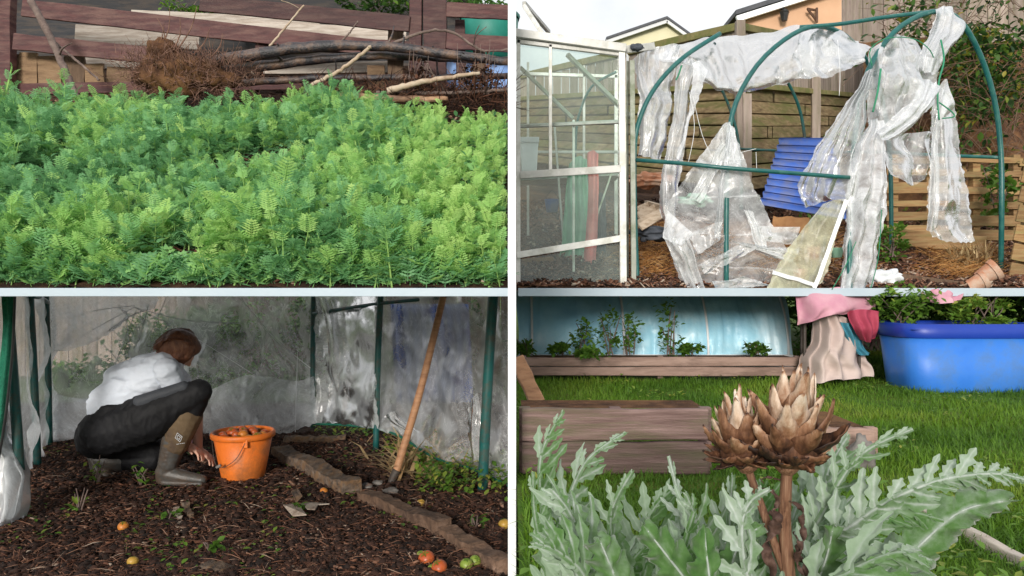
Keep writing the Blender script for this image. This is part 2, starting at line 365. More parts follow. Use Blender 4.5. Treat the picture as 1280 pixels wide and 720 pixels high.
M['teal_steel'] = surf('teal_coated_tube', [(.004,.075,.075), (.008,.11,.105)], 8, .35, .15, 60, dirt=(.03,.13,.11), dscale=14, spec=.5)
M['teal_dark'] = surf('dark_teal_tube', [(.006,.075,.072), (.012,.11,.10)], 8, .4, .15, 60, dirt=(.07,.06,.045), dscale=9)

# ------------------------------------------------------------------ setting: ground, sheared upper ground, added panel dividers
g = MB(); g.add([(-400,-60,-.09),(400,-60,-.09),(400,600,-.09),(-400,600,-.09)], [(0,1,2,3)])
structure(g.build('ground', M['lawn']))
def field(name, mat, x0, x1, y0, y1, st, zf, amp, thick=None):
    nx, ny = int((x1-x0)/st)+1, int((y1-y0)/st)+1; mb = MB(); vs = []
    for j in range(ny):
        for i in range(nx):
            x = x0+(x1-x0)*i/(nx-1); y = y0+(y1-y0)*j/(ny-1)
            d = amp*(noise.noise((x*2.3, y*2.3, 1))+.6*noise.noise((x*7, y*7, 2))+.5*noise.noise((x*19, y*19, 5)))
            vs.append((x, y, zf(x, y)+d))
    fs = [(j*nx+i, j*nx+i+1, (j+1)*nx+i+1, (j+1)*nx+i) for j in range(ny-1) for i in range(nx-1)]
    mb.add(vs, fs)
    if thick:
        mb.add([(x0,y0,zf(x0,y0)-.02),(x1,y0,zf(x1,y0)-.02),(x1,y1,zf(x1,y1)-thick-.02),(x0,y1,zf(x0,y1)-thick-.02)], [(3,2,1,0)])
    return structure(mb.build(name, mat, smooth=True))
field('plot_soil', M['soil'], -6.2, -.02, 2.7, 8.0, .028, lambda x, y: 0, .022)
GZ = CZ-.8            # right hand lawn raised to meet its background, scaled about the camera
field('lawn', M['lawn'], .02, 14, .9, 22, .12, lambda x, y: GZ, .015)
field('sheared_soil_left', M['soil'], -6.4, -.02, 3.0, 7.75, .06, lambda x, y: zTL(y), .02, .1)
field('sheared_soil_right', M['soil_light'], .02, 12.5, 6.0, 15.5, .06, lambda x, y: zTR(y), .03, .1)
# strips and an upright added where the borders between the image panels run
w = MB(); w.box((-3.2, 2.975, CZ-.017), (6.38, .045, .034), shade=.5); o = w.build('divider_strip', M['paleblue'], bevel=.002)
tag(o, 'pale blue strip added as divider below the upper left image panel of seedlings', 'divider strip')
w = MB(); w.box((6.3, 5.965, CZ-.034), (12.5, .06, .066), shade=.5); o = w.build('divider_strip', M['paleblue'], bevel=.003)
tag(o, 'pale blue strip added as divider below the upper right image panel', 'divider strip')
w = MB(); w.quadboard([(-.0161,2.93,-.05),(-.0161,2.93,2.62),(-.0161,9.0,4.9),(-.0161,9.0,-.05)], .0322, (1,0,0), shade=.5)
tag(w.build('panel_divider', M['white']), 'tall thin white divider added edge on between left and right image panels', 'wall')

# ================================================================== upper left: seedlings, old fence, branches
rnd = random.Random(11)
sc = Scatter()
y = 3.03
def bed_edge(x):   # back edge of the planted bed
    px = 640+x/5.5*F
    return 5.35+0.25*nz(x*1.3, 3)-(.25 if px > 560 else 0)
cnt = 0
for k in range(3600):
    y = 3.01+(rnd.random()**1.05)*2.6; x = -.045-rnd.random()*(0.74*y+.2)
    if y > bed_edge(x): continue
    bare = nz(x*1.7+9, y*1.7, 4)
    if bare > .25 and y < 4.8: continue
    big = .75+.5*max(0, nz(x*.9, y*.9, 7)+.5)
    tone = .45+.35*nz(x*1.1, y*1.1, 11)
    px = 640+x/y*F
    if rnd.random() < .03: big *= 1.45
    if px < 230 and y > 4.4: big *= 1.15
    if px > 500: tone += .22*min(1, (px-500)/60); big *= .8
    if px < 130 and y < 4: tone -= .08
    ptone = rnd.uniform(-.16,.16); H = rnd.uniform(.07, .25)*big*(1+.35*max(0,nz(x*3,y*3,21)*2)); nf = rnd.randint(10, 15)
    lx, ly = rnd.uniform(-.06,.06), rnd.uniform(-.06,.06)
    sc.put(STK, (x, y, zTL(y)-.01), rotm(math.atan2(-lx, ly), R(90)-math.atan(math.hypot(lx,ly)/.2)), H/.98, tone+.35)
    for q in range(nf):
        hh = H*(q/nf)**.8; el = R(rnd.uniform(0, 55)+45*(q/nf)**2)
        L = rnd.uniform(.06, .125)*min(big, 1.05)*(1-.25*q/nf); az = q*2.4+rnd.random()*.8
        xx = x+lx*hh/.2
        m = rotm(az, el, R(rnd.uniform(-25, 25)))
        yy = y+ly*hh/.2
        tipx = xx-math.sin(az)*L*math.cos(el); tipy = yy+math.cos(az)*L*math.cos(el)
        if tipx > -.03: continue
        if tipy < 2.96 and (q < nf*.3 or el < .5): continue
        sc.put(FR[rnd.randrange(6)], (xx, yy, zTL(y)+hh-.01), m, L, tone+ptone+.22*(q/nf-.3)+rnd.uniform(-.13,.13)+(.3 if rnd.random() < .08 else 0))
for k in range(900):
    x = -.05-rnd.random()*2.4; yy = rnd.uniform(2.99,3.07)
    sc.put(FR[k % 6], (x, yy, CZ+rnd.uniform(0,.05)), rotm(rnd.uniform(-1.5,1.5), R(rnd.uniform(25,80))), rnd.uniform(.07,.15), rnd.uniform(.2,.75))
# low seedlings and small round leaves between the plants
for k in range(5200):
    y = 3.04+rnd.random()*2.5; x = -.04-rnd.random()*(0.74*y+.2)
    if y > bed_edge(x)+.1: continue
    sc.put(LEAF[rnd.randrange(3)], (x, y, zTL(y)+rnd.uniform(.0,.15)), rotm(rnd.random()*6.3, R(rnd.uniform(-10,50))), rnd.uniform(.025,.06), rnd.uniform(.1,.45))
o = sc.build('feathery_seedlings', M['greenleaf']); o['kind'] = 'stuff'
# litter on the sheared ground
sc = Scatter()
for k in range(5000):
    y = 3.03+rnd.random()*4.2; x = -.05-rnd.random()*(.75*y)
    sc.put(CHIP[rnd.randrange(8)], (x, y, zTL(y)+.012), rotm(rnd.random()*6.3, R(rnd.uniform(0,50))), rnd.uniform(.015,.07), rnd.random()**1.3)
o = sc.build('upper_left_litter', M['debris']); o['kind'] = 'stuff'
# twiggy undergrowth below the branches
sc = Scatter()
for k in range(1500):
    px = rnd.uniform(380, 636); Y = rnd.uniform(5.5, 6.0); x = (px-640)/F*Y
    sc.put(TWIG, (x, Y, zTL(Y)+rnd.uniform(0,.18)), rotm(rnd.random()*6.3, R(rnd.uniform(-10,60))), rnd.uniform(.08,.3), rnd.uniform(.1,.75))
o = sc.build('dry_twigs', M['debris']); o['kind'] = 'stuff'

# --- the wrecked maroon fence
YF = 6.25
def board(mb, x0, y0, x1, y1, wpx, Y=YF, th=.025, Y1=None, seg=8, wob=.004):
    Y1 = Y if Y1 is None else Y1
    mb.beam(P(x0,y0,Y), P(x1,y1,Y1), px2m(wpx, Y), th, up=(0,0,1) if abs(x1-x0) > abs(y1-y0) else (1,0,0), seg=seg, wob=wob); return mb
fl = thing('wooden_fence', P(300,140,YF), 'broken maroon painted fence of sagging rails and leaning boards behind the seedlings', 'fence')
for (a, m, nm) in [
    ((28,10,505,64,21,YF-.03), 'maroon', 'rail'), ((17,52,215,72,21,YF-.03), 'maroon', 'rail'), ((250,4,512,30,20,YF-.03), 'maroon', 'rail'),
    ((17,112,420,104,14,YF+.1), 'maroon', 'rail'), ((558,12,700,16,18,YF-.03), 'maroon', 'rail'), ((558,51,700,56,20,YF-.03), 'maroon', 'rail'),
    ((320,52,520,62,19,YF+.02), 'maroon', 'rail')]:
    if a[2] > 640: a = (*a[:2], 637, *a[3:])
    o = board(MB(), *a).build(nm, M[m], fl, bevel=.004)
for (x0, x1, y0, y1, m) in [(-16,17,-30,138,'maroon'), (512,528,-40,118,'maroon'), (530,558,-40,120,'maroon')]:
    MB().beam(P((x0+x1)/2,y0,YF+.03), P((x0+x1)/2,y1,YF+.03), px2m(x1-x0, YF), .09, up=(1,0,0), seg=10, wob=.005).build('post', M[m], fl, bevel=.005)
for (x0, y0, x1, y1, wpx, m) in [(22,68,20,150,14,'tanwood'), (36,66,35,150,22,'tanwood'), (62,70,65,150,30,'tanwood'), (93,70,95,150,26,'oldwood'),
        (118,80,122,150,24,'tanwood'), (150,84,148,150,30,'tanwood'), (495,30,494,125,20,'oldwood'), (598,55,600,118,16,'oldwood'), (575,25,577,118,12,'maroon'), (470,82,470,125,22,'tanwood')]:
    board(MB(), x0,y0,x1,y1,wpx,YF+.12).build('upright_board', M[m], fl, bevel=.003)
# pale planks stacked up the sheared ground behind
for i, (x0,y0,x1,y1,wpx,Y,lab) in enumerate([
        (95,42,250,52,22,6.75,'short pale weathered plank behind left end of the maroon fence'),
        (165,22,400,32,18,7.0,'long pale weathered plank high behind the middle of the maroon fence'),
        (300,38,508,46,22,6.7,'wide pale plank seen between the fence rails, left of the maroon posts'),
        (330,86,500,84,14,6.6,'pale plank low behind the black branches'),
        (95,76,230,82,18,6.6,'pale tan plank low behind the root ball')]):
    tag(board(MB(), x0,y0,x1,y1,wpx,Y,.04).build('plank', M['palewood'], bevel=.004), lab, 'plank', 'pale planks behind the old fence')
# dark shed wall, sheet and shrub behind
sh = thing('garden_shed', P(200,0,7.65), 'dark garden shed wall glimpsed through gaps of the maroon fence', 'shed')
M['darkboard'] = surf('dark_board', [(.012,.014,.018), (.03,.028,.03)], 4, .7, .4, 30, (1,1,8), dirt=(.06,.045,.035))
mb = MB()
for i in range(9): mb.box(P(240,-30+i*18,7.65), (6.0,.05,.155))
mb.build('wall', M['darkboard'], sh, bevel=.004)
M['tealpaint'] = surf('teal_paint', [(.01,.16,.12), (.02,.22,.17)], 4, .5, .1, 40)
t = thing('water_butt', P(612,48,7.4), 'dark teal plastic water butt behind the right end of the maroon fence', 'water butt')
mb = MB(); mb.lathe(P(612,78,7.4), [(0,0),(.24,0),(.28,.25),(.29,.42),(.27,.44)], 28); mb.build('body', M['tealpaint'], t, smooth=True)
mb = MB(); mb.lathe(P(612,78,7.4), [(.30,.43),(.31,.46),(.26,.49),(0,.50)], 28); mb.build('lid', M['tealpaint'], t, smooth=True)
M['bluetarp'] = surf('light_blue_tarp', [(.16,.28,.55), (.26,.40,.68)], 3, .4, .5, 12)
mb = sheet([[P(558,74,6.5),P(600,77,6.45),P(637,73,6.5)],[P(556,110,6.3),P(600,114,6.3),P(637,112,6.3)]], 24, 12, .03, 3, .04, 2)
tag(mb.build('tarpaulin', M['bluetarp'], smooth=True), 'pale blue tarpaulin bundled against the fence behind the branches', 'tarpaulin')
def shrub(name, c, rx, ry, rz, n, leaf, lsz, label, cat, shade=(.2,.9), stems=14, group=None, seed=1, stemmat='bark', tm=LEAF, droop=(-40,60)):
    """leafy shrub: stems fan up from the base, leaves spread unevenly through the volume"""
    r = random.Random(seed); c = Vector(c); t = thing(name, c-Vector((0,0,rz)), label, cat, group)
    mb = MB()
    for i in range(stems):
        a = r.random()*6.28; q = math.sqrt(r.random())
        e = c+Vector((rx*q*math.cos(a), ry*q*math.sin(a), rz*r.uniform(-.1,.95))); b = c+Vector((rx*.35*r.uniform(-1,1), ry*.3*r.uniform(-1,1), -rz))
        mid = b.lerp(e, .5)+Vector((r.uniform(-1,1)*rx*.15, 0, rz*.15)); mb.tube(spl([b, mid, e], 7), [.012*rz+.004, .003], 5)
    mb.build('stems', M[stemmat], t)
    s = Scatter(); cl = [(Vector((r.uniform(-1,1), r.uniform(-1,1), r.uniform(-1,1))), r.uniform(.2,.5)) for _ in range(26)]
    cl = [(a, b) for a, b in cl if a.length < 1.05]
    for i in range(n):
        a, b = cl[r.randrange(len(cl))]; p = a+Vector((r.gauss(0,1), r.gauss(0,1), r.gauss(0,1)))*b*.5
        q = c+Vector((p.x*rx, p.y*ry, p.z*rz))
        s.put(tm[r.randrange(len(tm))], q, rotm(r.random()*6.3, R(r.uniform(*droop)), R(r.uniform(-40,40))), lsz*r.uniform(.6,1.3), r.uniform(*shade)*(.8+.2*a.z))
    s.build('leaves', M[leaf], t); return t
shrub('leafy_shrub', P(232,10,7.35), .20, .15, .13, 420, 'weed', .05, 'low bright green plant growing on top of the pale plank behind the fence', 'plant', (.3,.8), 6, seed=5)
shrub('leafy_shrub', P(470,6,7.35), .35, .2, .10, 500, 'shrubleaf', .06, 'dark green plant behind the upper maroon rail, left of the maroon posts', 'plant', (.4,.9), 6, seed=6)
shrub('leafy_shrub', P(345,30,7.4), .6, .2, .12, 700, 'shrubleaf', .06, 'low dark green plant growing behind the long pale plank', 'plant', (.3,.8), 6, seed=7)
shrub('leafy_shrub', P(580,-2,7.5), .5, .2, .12, 600, 'hedge', .06, 'green plant behind the fence, above the teal water butt', 'plant', (.3,.8), 6, seed=8)

# --- branches lying on the sheared ground
def branch(name, pts, r0, r1, mat, label, cat='branch', group='branches heaped in front of the old fence', knots=3, seed=0, n=24):
    r = random.Random(seed); t = [P(*p) for p in pts]; c = spl(t, n)
    c = [p+Vector((0, .01*nz(i*.6, seed), .012*nz(i*.8, seed+3))) for i, p in enumerate(c)]
    rad = [(r0+(r1-r0)*i/(n-1))*(1+.13*nz(i*.9, seed+9)) for i in range(n)]
    th = thing(name, c[0], label, cat, group)
    MB().tube(c, rad, 12, wob=.15).build('stem', M[mat], th, smooth=True)
    for k in range(knots):
        i = r.randrange(2, n-2); p = c[i]; d = Vector((r.uniform(-.8,.8), r.uniform(-.8,-.1), r.uniform(.2,1))).normalized()
        L = r.uniform(.05, .28); MB().tube(spl([p, p+d*L*.5+Vector((r.uniform(-.03,.03),0,.01)), p+d*L], 6), [rad[i]*.4, .003], 6).build('side_twig', M[mat], th, smooth=True)
    return th
branch('branch', [(233,83,5.7),(320,68,5.75),(400,58,5.8),(480,58,5.8),(560,68,5.75),(637,77,5.7)], px2m(8,5.8), px2m(5,5.8), 'charred', 'long thick blackened branch on top of the heap, one end in the root ball', seed=1, knots=5)
branch('branch', [(318,84,5.85),(400,74,5.9),(470,70,5.9),(540,72,5.95),(600,76,6)], px2m(6.5,5.8), px2m(4,5.8), 'charred', 'second black branch lying just under the topmost one', seed=2)
branch('branch', [(300,104,5.9),(400,98,5.9),(520,97,5.95),(637,95,6.0)], px2m(4.5,5.8), px2m(4,5.8), 'charred', 'thin black branch lying lowest behind the seedlings', seed=3)
branch('branch', [(398,120,5.55),(450,122,5.5),(500,124,5.5),(560,124,5.55)], px2m(6,5.5), px2m(3.5,5.5), 'barkpeel', 'thick tan branch with peeling bark lying at the edge of the seedlings', seed=4, knots=1)
branch('branch', [(484,114,5.55),(530,102,5.5),(600,91,5.5)], px2m(4.5,5.5), px2m(2,5.5), 'stick', 'pale cream stripped branch pointing up to the right', seed=5, knots=0)
branch('branch', [(390,106,5.6),(425,88,5.55),(464,58,5.5)], px2m(2.6,5.5), px2m(2.2,5.5), 'stick', 'slim pale stick slanting across the black branches', seed=6, knots=1)
branch('branch', [(38,0,5.95),(62,45,5.85),(82,90,5.75),(96,124,5.65)], px2m(4.2,5.8), px2m(4.5,5.8), 'bark', 'grey pole leaning on the left end of the fence', seed=7, knots=1)
branch('branch', [(70,54,5.9),(96,76,5.8),(124,100,5.7)], px2m(1.8,5.8), px2m(1.2,5.8), 'bark', 'thin twig beside the leaning grey pole', seed=8, knots=0)
branch('branch', [(492,54,5.8),(530,40,5.75),(565,40,5.75),(600,62,5.7),(637,62,5.7)], px2m(2,5.8), px2m(1.3,5.8), 'bark', 'thin arching twig above the topmost black branch', seed=9, knots=2)
branch('branch', [(337,58,5.8),(357,34,5.8),(380,6,5.8)], px2m(1.6,5.8), px2m(1.0,5.8), 'stick', 'thin upright tan twig in front of the long pale plank', seed=10, knots=1)
branch('branch', [(424,54,5.8),(436,42,5.8),(447,27,5.8)], px2m(1.3,5.8), px2m(.8,5.8), 'bark', 'short thin twig sticking up from the middle of the black branches', seed=12, knots=0)
branch('branch', [(470,116,5.6),(560,116,5.6),(637,112,5.6)], px2m(2.4,5.8), px2m(2,5.8), 'bark', 'slim brown branch lying above the thick tan branch', seed=13, knots=3)
# hanging seed-head twigs at right
r = random.Random(4)
for i, (px, py) in enumerate([(524,70),(585,72),(606,72)]):
    t = thing('dead_plant', P(px,118,5.6), ['dead brown weed stalk between the maroon posts and the pale stick','dead weed stalk in front of the pale blue tarpaulin','dead brown weed stalk nearest the right end of the branches'][i], 'plant', 'dead weeds among the branches')
    mb = MB()
    for k in range(9):
        b = P(px+r.uniform(-6,6),118,5.6); e = P(px+r.uniform(-14,14), py+r.uniform(-25,18), 5.6+r.uniform(-.1,.1)); mb.tube(spl([b, b.lerp(e,.5)+Vector((r.uniform(-.04,.04),0,0)), e], 6), [.004,.002], 4)
    mb.build('stems', M['bark'], t)
    s = Scatter()
    for k in range(160):
        p = P(px+r.gauss(0,8), 96+r.gauss(0,12), 5.58+r.gauss(0,.03)); s.put(LEAF[k % 3], p, rotm(r.random()*6, R(r.uniform(-80,30))), r.uniform(.02,.05), r.uniform(.2,.7))
    s.build('seed_heads', M['debris'], t)['kind'] = 'stuff'

# --- root ball
rb = thing('root_ball', P(215,122,5.65), 'uprooted ball of tangled dry brown roots and soil resting among the seedlings', 'root ball')
mb = MB(); c = P(215,95,5.65)
mb.blob(c, .20, 4, .35, 2.2, (1.25,.8,.9)); mb.blob(P(245,92,5.65), .14, 3, .4, 3, (1.5,.8,.8)); mb.blob(P(275,100,5.65), .10, 3, .4, 3, (1.6,.8,.7)); mb.blob(P(205,68,5.65), .12, 3, .4, 3)
mb.build('soil_clump', M['soil_light'], rb, smooth=True)
mb = MB(); r = random.Random(3)
for i in range(1300):
    a = Vector((r.gauss(0,1), r.gauss(0,1)*.7, r.gauss(0,1))).normalized(); cc = c+Vector((r.gauss(0,.13), 0, r.gauss(0,.03)))
    if r.random() < .3: cc = P(268,98,5.62)+Vector((r.gauss(0,.09),0,0))
    s0 = cc+Vector((a.x*.18, a.y*.16, a.z*.13)); up = r.random() < .25
    d = (a*.6+Vector((r.uniform(-.5,.5), r.uniform(-.3,.3), r.uniform(-.2, .9 if not up else 1.6)))).normalized()
    L = r.uniform(.05,.14)*(1.5 if up else 1); m = s0+d*L*.5+Vector((r.gauss(0,.03), r.gauss(0,.03), r.gauss(0,.03)))
    mb.tube([s0, s0.lerp(m,.5)+Vector((0,0,.01)), m, s0+d*L], [.0035,.0012], 3, cap=False)
for (a, b) in [((200,62),(212,10)), ((215,65),(225,22)), ((222,62),(246,8)), ((188,70),(205,30)), ((240,70),(262,36)), ((262,74),(278,42)), ((165,76),(136,72)), ((205,60),(196,22))]:
    p, q = P(*a,5.6), P(*b,5.55); mb.tube(spl([p, p.lerp(q,.5)+Vector((.03,0,0)), q], 7), [.007,.002], 5)
mb.build('roots', M['roots'], rb)
# ================================================================== upper right: torn polytunnel, greenhouse, fences, houses
M['alu'] = surf('aluminium', [(.55,.54,.51), (.72,.71,.68)], 5, .42, .15, 50, metallic=.1, dirt=(.42,.42,.37), dscale=7)
M['alu_green'] = surf('algae_stained_aluminium', [(.34,.36,.30), (.50,.52,.46)], 5, .5, .2, 50, metallic=.2, dirt=(.16,.19,.11), dscale=5)
M['rust'] = surf('rusty_steel', [(.07,.035,.02), (.12,.06,.035)], 12, .7, .4, 60)
M['fencegrey'] = surf('weathered_fence_board', [(.20,.155,.13), (.30,.24,.205), (.40,.34,.30)], 4, .85, .4, 30, (9,9,1), dirt=(.15,.13,.08), dscale=2)
M['mossrail'] = surf('mossy_rail', [(.12,.10,.04), (.22,.19,.08)], 9, .9, .6, 50, dirt=(.10,.12,.03), dscale=6)
M['sleeper'] = surf('mossy_sleeper', [(.085,.055,.028), (.19,.135,.07), (.30,.225,.125)], 6, .9, .8, 26, (1.2,1.2,5), dirt=(.10,.11,.03), dscale=1.2)
M['pallet'] = surf('pallet_wood', [(.15,.078,.03), (.29,.17,.075), (.42,.28,.15)], 4, .8, .5, 30, (1,1,10), dirt=(.20,.16,.06), dscale=2)
M['palletpale'] = surf('pale_pallet_wood', [(.42,.32,.23), (.58,.48,.37)], 4, .8, .5, 30, (2,2,8), dirt=(.28,.2,.13), dscale=3)
M['bluesheet'] = surf('blue_corrugated', [(.04,.10,.40), (.06,.15,.50)], 3, .45, .1, 30, dirt=(.13,.15,.28), dscale=5)
M['yellowwall'] = surf('pale_yellow_render', [(.62,.58,.38), (.70,.66,.46)], 2, .9, .1, 60)
M['orangewall'] = surf('peach_render', [(.52,.31,.19), (.58,.36,.23)], 1.5, .9, .15, 60)
M['roof'] = surf('slate_roof', [(.05,.055,.065), (.09,.09,.10)], 6, .7, .3, 30)
M['black'] = surf('black_metal', [(.012,.012,.013), (.03,.03,.03)], 8, .4, .1, 60)
M['terracotta'] = surf('terracotta', [(.36,.15,.08), (.52,.25,.15)], 7, .8, .3, 60, dirt=(.50,.38,.30), dscale=6)
M['whitebag'] = surf('white_sack', [(.55,.58,.62), (.74,.76,.78)], 6, .5, .6, 14)
M['pinkcloth'] = surf('pink_cloth', [(.70,.17,.17), (.78,.30,.28)], 4, .8, .4, 20)
M['greencloth'] = surf('faded_green_cloth', [(.20,.42,.30), (.34,.55,.42)], 4, .8, .4, 20)
M['darkcloth'] = surf('dark_grey_cloth', [(.03,.035,.045), (.08,.09,.11)], 6, .8, .4, 20)
M['brownbox'] = surf('brown_chipboard', [(.26,.12,.045), (.38,.20,.08)], 8, .7, .3, 40)
M['film'] = film('clear_film', .08, .58, 2.2, (.96,.97,.99), rough=.15, gloss=.9)
M['filmmilk'] = film('milky_film', .24, .86, 3.0, (.95,.97,.99), rough=.22, gloss=.7)
M['filmwhite'] = film('crumpled_white_film', .40, 1.0, 5.5, (.92,.94,.98), rough=.25, gloss=.7)
M['filmthin'] = film('thin_torn_film', .18, .66, 2.4, (.93,.95,.98), rough=.18, gloss=.8)
M['filmyellow'] = film('yellowed_panel_film', .3, .75, 4.0, (.86,.86,.62))
def glass(name, dirt=.22, tint=(.86,.93,.90)):
    m, nt, out = _mat(name); L = nt.links; v = coords(nt)
    n1 = N(nt, 'ShaderNodeTexNoise', Scale=3.0, Detail=7, Roughness=.7); L.new(v, n1.inputs['Vector'])
    r1 = ramp(nt, n1.outputs['Fac'], [(.3, (dirt*.3,)*3), (.75, (dirt*2,)*3)])
    tr = N(nt, 'ShaderNodeBsdfTransparent'); tr.inputs['Color'].default_value = (*tint, 1)
    d = N(nt, 'ShaderNodeBsdfDiffuse'); d.inputs['Color'].default_value = (.55,.62,.57,1)
    m1 = N(nt, 'ShaderNodeMixShader'); L.new(r1.outputs[0], m1.inputs[0]); L.new(tr.outputs[0], m1.inputs[1]); L.new(d.outputs[0], m1.inputs[2])
    fr = N(nt, 'ShaderNodeFresnel', IOR=1.5); g_ = N(nt, 'ShaderNodeBsdfGlossy', Roughness=.03)
    m2 = N(nt, 'ShaderNodeMixShader'); L.new(fr.outputs[0], m2.inputs[0]); L.new(m1.outputs[0], m2.inputs[1]); L.new(g_.outputs[0], m2.inputs[2])
    L.new(m2.outputs[0], out.inputs[0]); return m
M['glass'] = glass('dusty_glass', .07)

# --- corner fence of vertical boards above a wall of mossy sleepers
YC = 9.0
def lerp(a, b, f): return a+(b-a)*f
def fence_run(x0, x1, Y0, Y1, top0, top1, mid0, mid1, n, label, name='board_fence'):
    t = thing(name, P((x0+x1)/2, 150, (Y0+Y1)/2), label, 'fence', 'weathered fences behind the tunnel')
    for i in range(n):
        f0, f1 = i/n, (i+.94)/n
        ya, yb = 1/lerp(1/Y0, 1/Y1, f0), 1/lerp(1/Y0, 1/Y1, f1)
        j = rnd.uniform(-1, 1)
        MB().quadboard([P(lerp(x0,x1,f0), lerp(mid0,mid1,f0), ya), P(lerp(x0,x1,f1), lerp(mid0,mid1,f1), yb), P(lerp(x0,x1,f1), lerp(top0,top1,f1)+7, yb), P(lerp(x0,x1,f0), lerp(top0,top1,f0)+7+j, ya)], .02+rnd.random()*.008).build('board', M['fencegrey'], t, bevel=.003)
    MB().beam(P(x0,top0+3,Y0-.02), P(x1,top1+3,Y1-.02), px2m(8,(Y0+Y1)/2), .07, seg=8, wob=.006).build('top_rail', M['mossrail'], t, bevel=.006)
    MB().beam(P(x0,mid0,Y0-.04), P(x1,mid1,Y1-.04), px2m(6,(Y0+Y1)/2), .07, seg=8, wob=.006).build('gravel_board', M['mossrail'], t, bevel=.006)
    return t
fence_run(925, 648, YC, 13.0, 30, 93, 106, 124, 26, 'grey brown vertical board fence with mossy top rail running left behind the greenhouse')
t2 = fence_run(927, 1085, YC, 11.5, 31, 62, 106, 121, 17, 'grey brown vertical board fence with mossy top rail under the peach house wall')
for px, Y, a, b in ((925, YC-.07, 26, 235), (1019, 10.2, 60, 215), (933, YC-.1, 118, 235)):
    MB().beam(P(px,a,Y), P(px,b,Y), px2m(11,Y), .09, up=(1,0,0), seg=6, wob=.005).build('post', M['fencegrey'], t2, bevel=.006)
def sleeper_wall(x0, x1, Y0, Y1, t0, t1, b0, b1, n, label):
    t = thing('sleeper_wall', P((x0+x1)/2, (b0+b1)/2, (Y0+Y1)/2), label, 'retaining wall', 'mossy sleeper walls')
    mb = MB()
    for i in range(n):
        k = rnd.randint(2, 3); cuts = [0]+sorted(rnd.uniform(.15,.85) for _ in range(k-1))+[1]
        for a, b in zip(cuts, cuts[1:]):
            a2, b2 = a+.004, b-.004
            def pt(f, q): 
                Y = 1/lerp(1/Y0, 1/Y1, f); return P(lerp(x0,x1,f), lerp(lerp(t0,t1,f), lerp(b0,b1,f), q)+rnd.uniform(-.6,.6), Y+off)
            off = rnd.uniform(0,.05)
            mb.quadboard([pt(a2,(i+.93)/n), pt(b2,(i+.93)/n), pt(b2,(i+.03)/n), pt(a2,(i+.03)/n)], .12)
    mb.build('timbers', M['sleeper'], t, bevel=.012)
    return t
sleeper_wall(925, 648, YC-.02, 12.9, 109, 127, 238, 200, 8, 'mossy timber sleeper wall below the fence, left of its corner post')
sleeper_wall(925, 1085, YC-.02, 11.4, 109, 124, 240, 215, 8, 'mossy timber sleeper wall below the fence, right of its corner post')

# --- houses
h = thing('yellow_house', P(820,60,30), 'pale yellow gabled house with white bargeboards far beyond the fence', 'house', 'houses beyond the fence')
def Q(px, py, d=0): return P(px, py, 30+d)
MB().quadboard([Q(768,72), Q(866,72), Q(866,52), Q(834,28), Q(768,52)], 6).build('wall', M['yellowwall'], h)
for a, b in [((758,52),(834,26)), ((834,26),(866,49))]:
    MB().beam(Q(*a,-.25), Q(*b,-.25), px2m(5,30), .08).build('bargeboard', M['white'], h)
    d = Vector((0,6.4,0)); p, q = Q(a[0],a[1]-3,-.35), Q(b[0],b[1]-3,-.35)
    MB().add([p, q, q+d, p+d, p+Vector((0,0,.1)), q+Vector((0,0,.1)), q+d+Vector((0,0,.1)), p+d+Vector((0,0,.1))], [(3,2,1,0),(4,5,6,7),(0,1,5,4),(1,2,6,5),(2,3,7,6),(3,0,4,7)]).build('roof', M['roof'], h)
h = thing('peach_house', P(1000,80,24), 'peach rendered house wall with sloping white fascia above the fence corner', 'house', 'houses beyond the fence')
MB().quadboard([P(925,70,24), P(1052,70,24), P(1052,-12,24), P(1005,2,24), P(925,28,24)], 7).build('wall', M['orangewall'], h)
MB().quadboard([P(905,70,25), P(924,70,25), P(924,30,25), P(893,40,25)], 5).build('side_wall', M['roof'], h)
p, q = P(921,24,23.7), P(1060,-20,23.7); MB().beam(p, q, px2m(7,24), .12).build('fascia', M['white'], h)
p, q = P(920,18,23.6), P(1060,-26,23.6); d = Vector((0,7,0)); u = Vector((0,0,.15))
MB().add([p,q,q+d,p+d,p+u,q+u,q+d+u,p+d+u], [(3,2,1,0),(4,5,6,7),(0,1,5,4),(1,2,6,5),(2,3,7,6),(3,0,4,7)]).build('roof', M['roof'], h)
mb = MB(); mb.quadboard([P(893,40,24.6), P(924,18,24.6), P(924,24,24.6), P(893,44,24.6)], 5); mb.build('porch_roof', M['roof'], h)
lp = thing('wall_lantern', P(980,24,23.9), 'black wall lantern on the peach house wall', 'lantern')
mb = MB(); mb.beam(P(977,9,23.95), P(979,15,23.8), .07, .05); mb.tube([P(977,8,23.9), P(979,6,23.75), P(980,12,23.7)], .03, 6); mb.build('bracket', M['black'], lp)
mb = MB(); mb.lathe(P(980.5,27,23.7), [(0,0),(.09,.02),(.15,.28),(.17,.30),(.05,.42),(0,.45)], 6); mb.build('lantern', M['black'], lp)
br = thing('hanging_bracket', P(1016,24,23.9), 'rusty iron hanging basket bracket on the peach house wall, right of the lantern', 'bracket')
mb = MB()
for a, b in [((1021,10),(1021,28)), ((1021,13),(1009,11)), ((1021,26),(1010,12))]: mb.tube([P(*a,23.8), P(*b,23.75)], .04, 6)
mb.build('iron', M['rust'], br)
# tall old boards right of the peach house
t = thing('board_fence', P(1120,100,11.6), 'tall weathered grey board fence behind the top of the right hoop', 'fence', 'weathered fences behind the tunnel')
for i in range(10):
    x0 = 1053+i*26; MB().quadboard([P(x0,150,11.7), P(x0+25.2,150,11.7), P(x0+25.2,-25+rnd.uniform(-2,2),11.7), P(x0,-25,11.7)], .03).build('board', M['fencegrey'], t, bevel=.004)

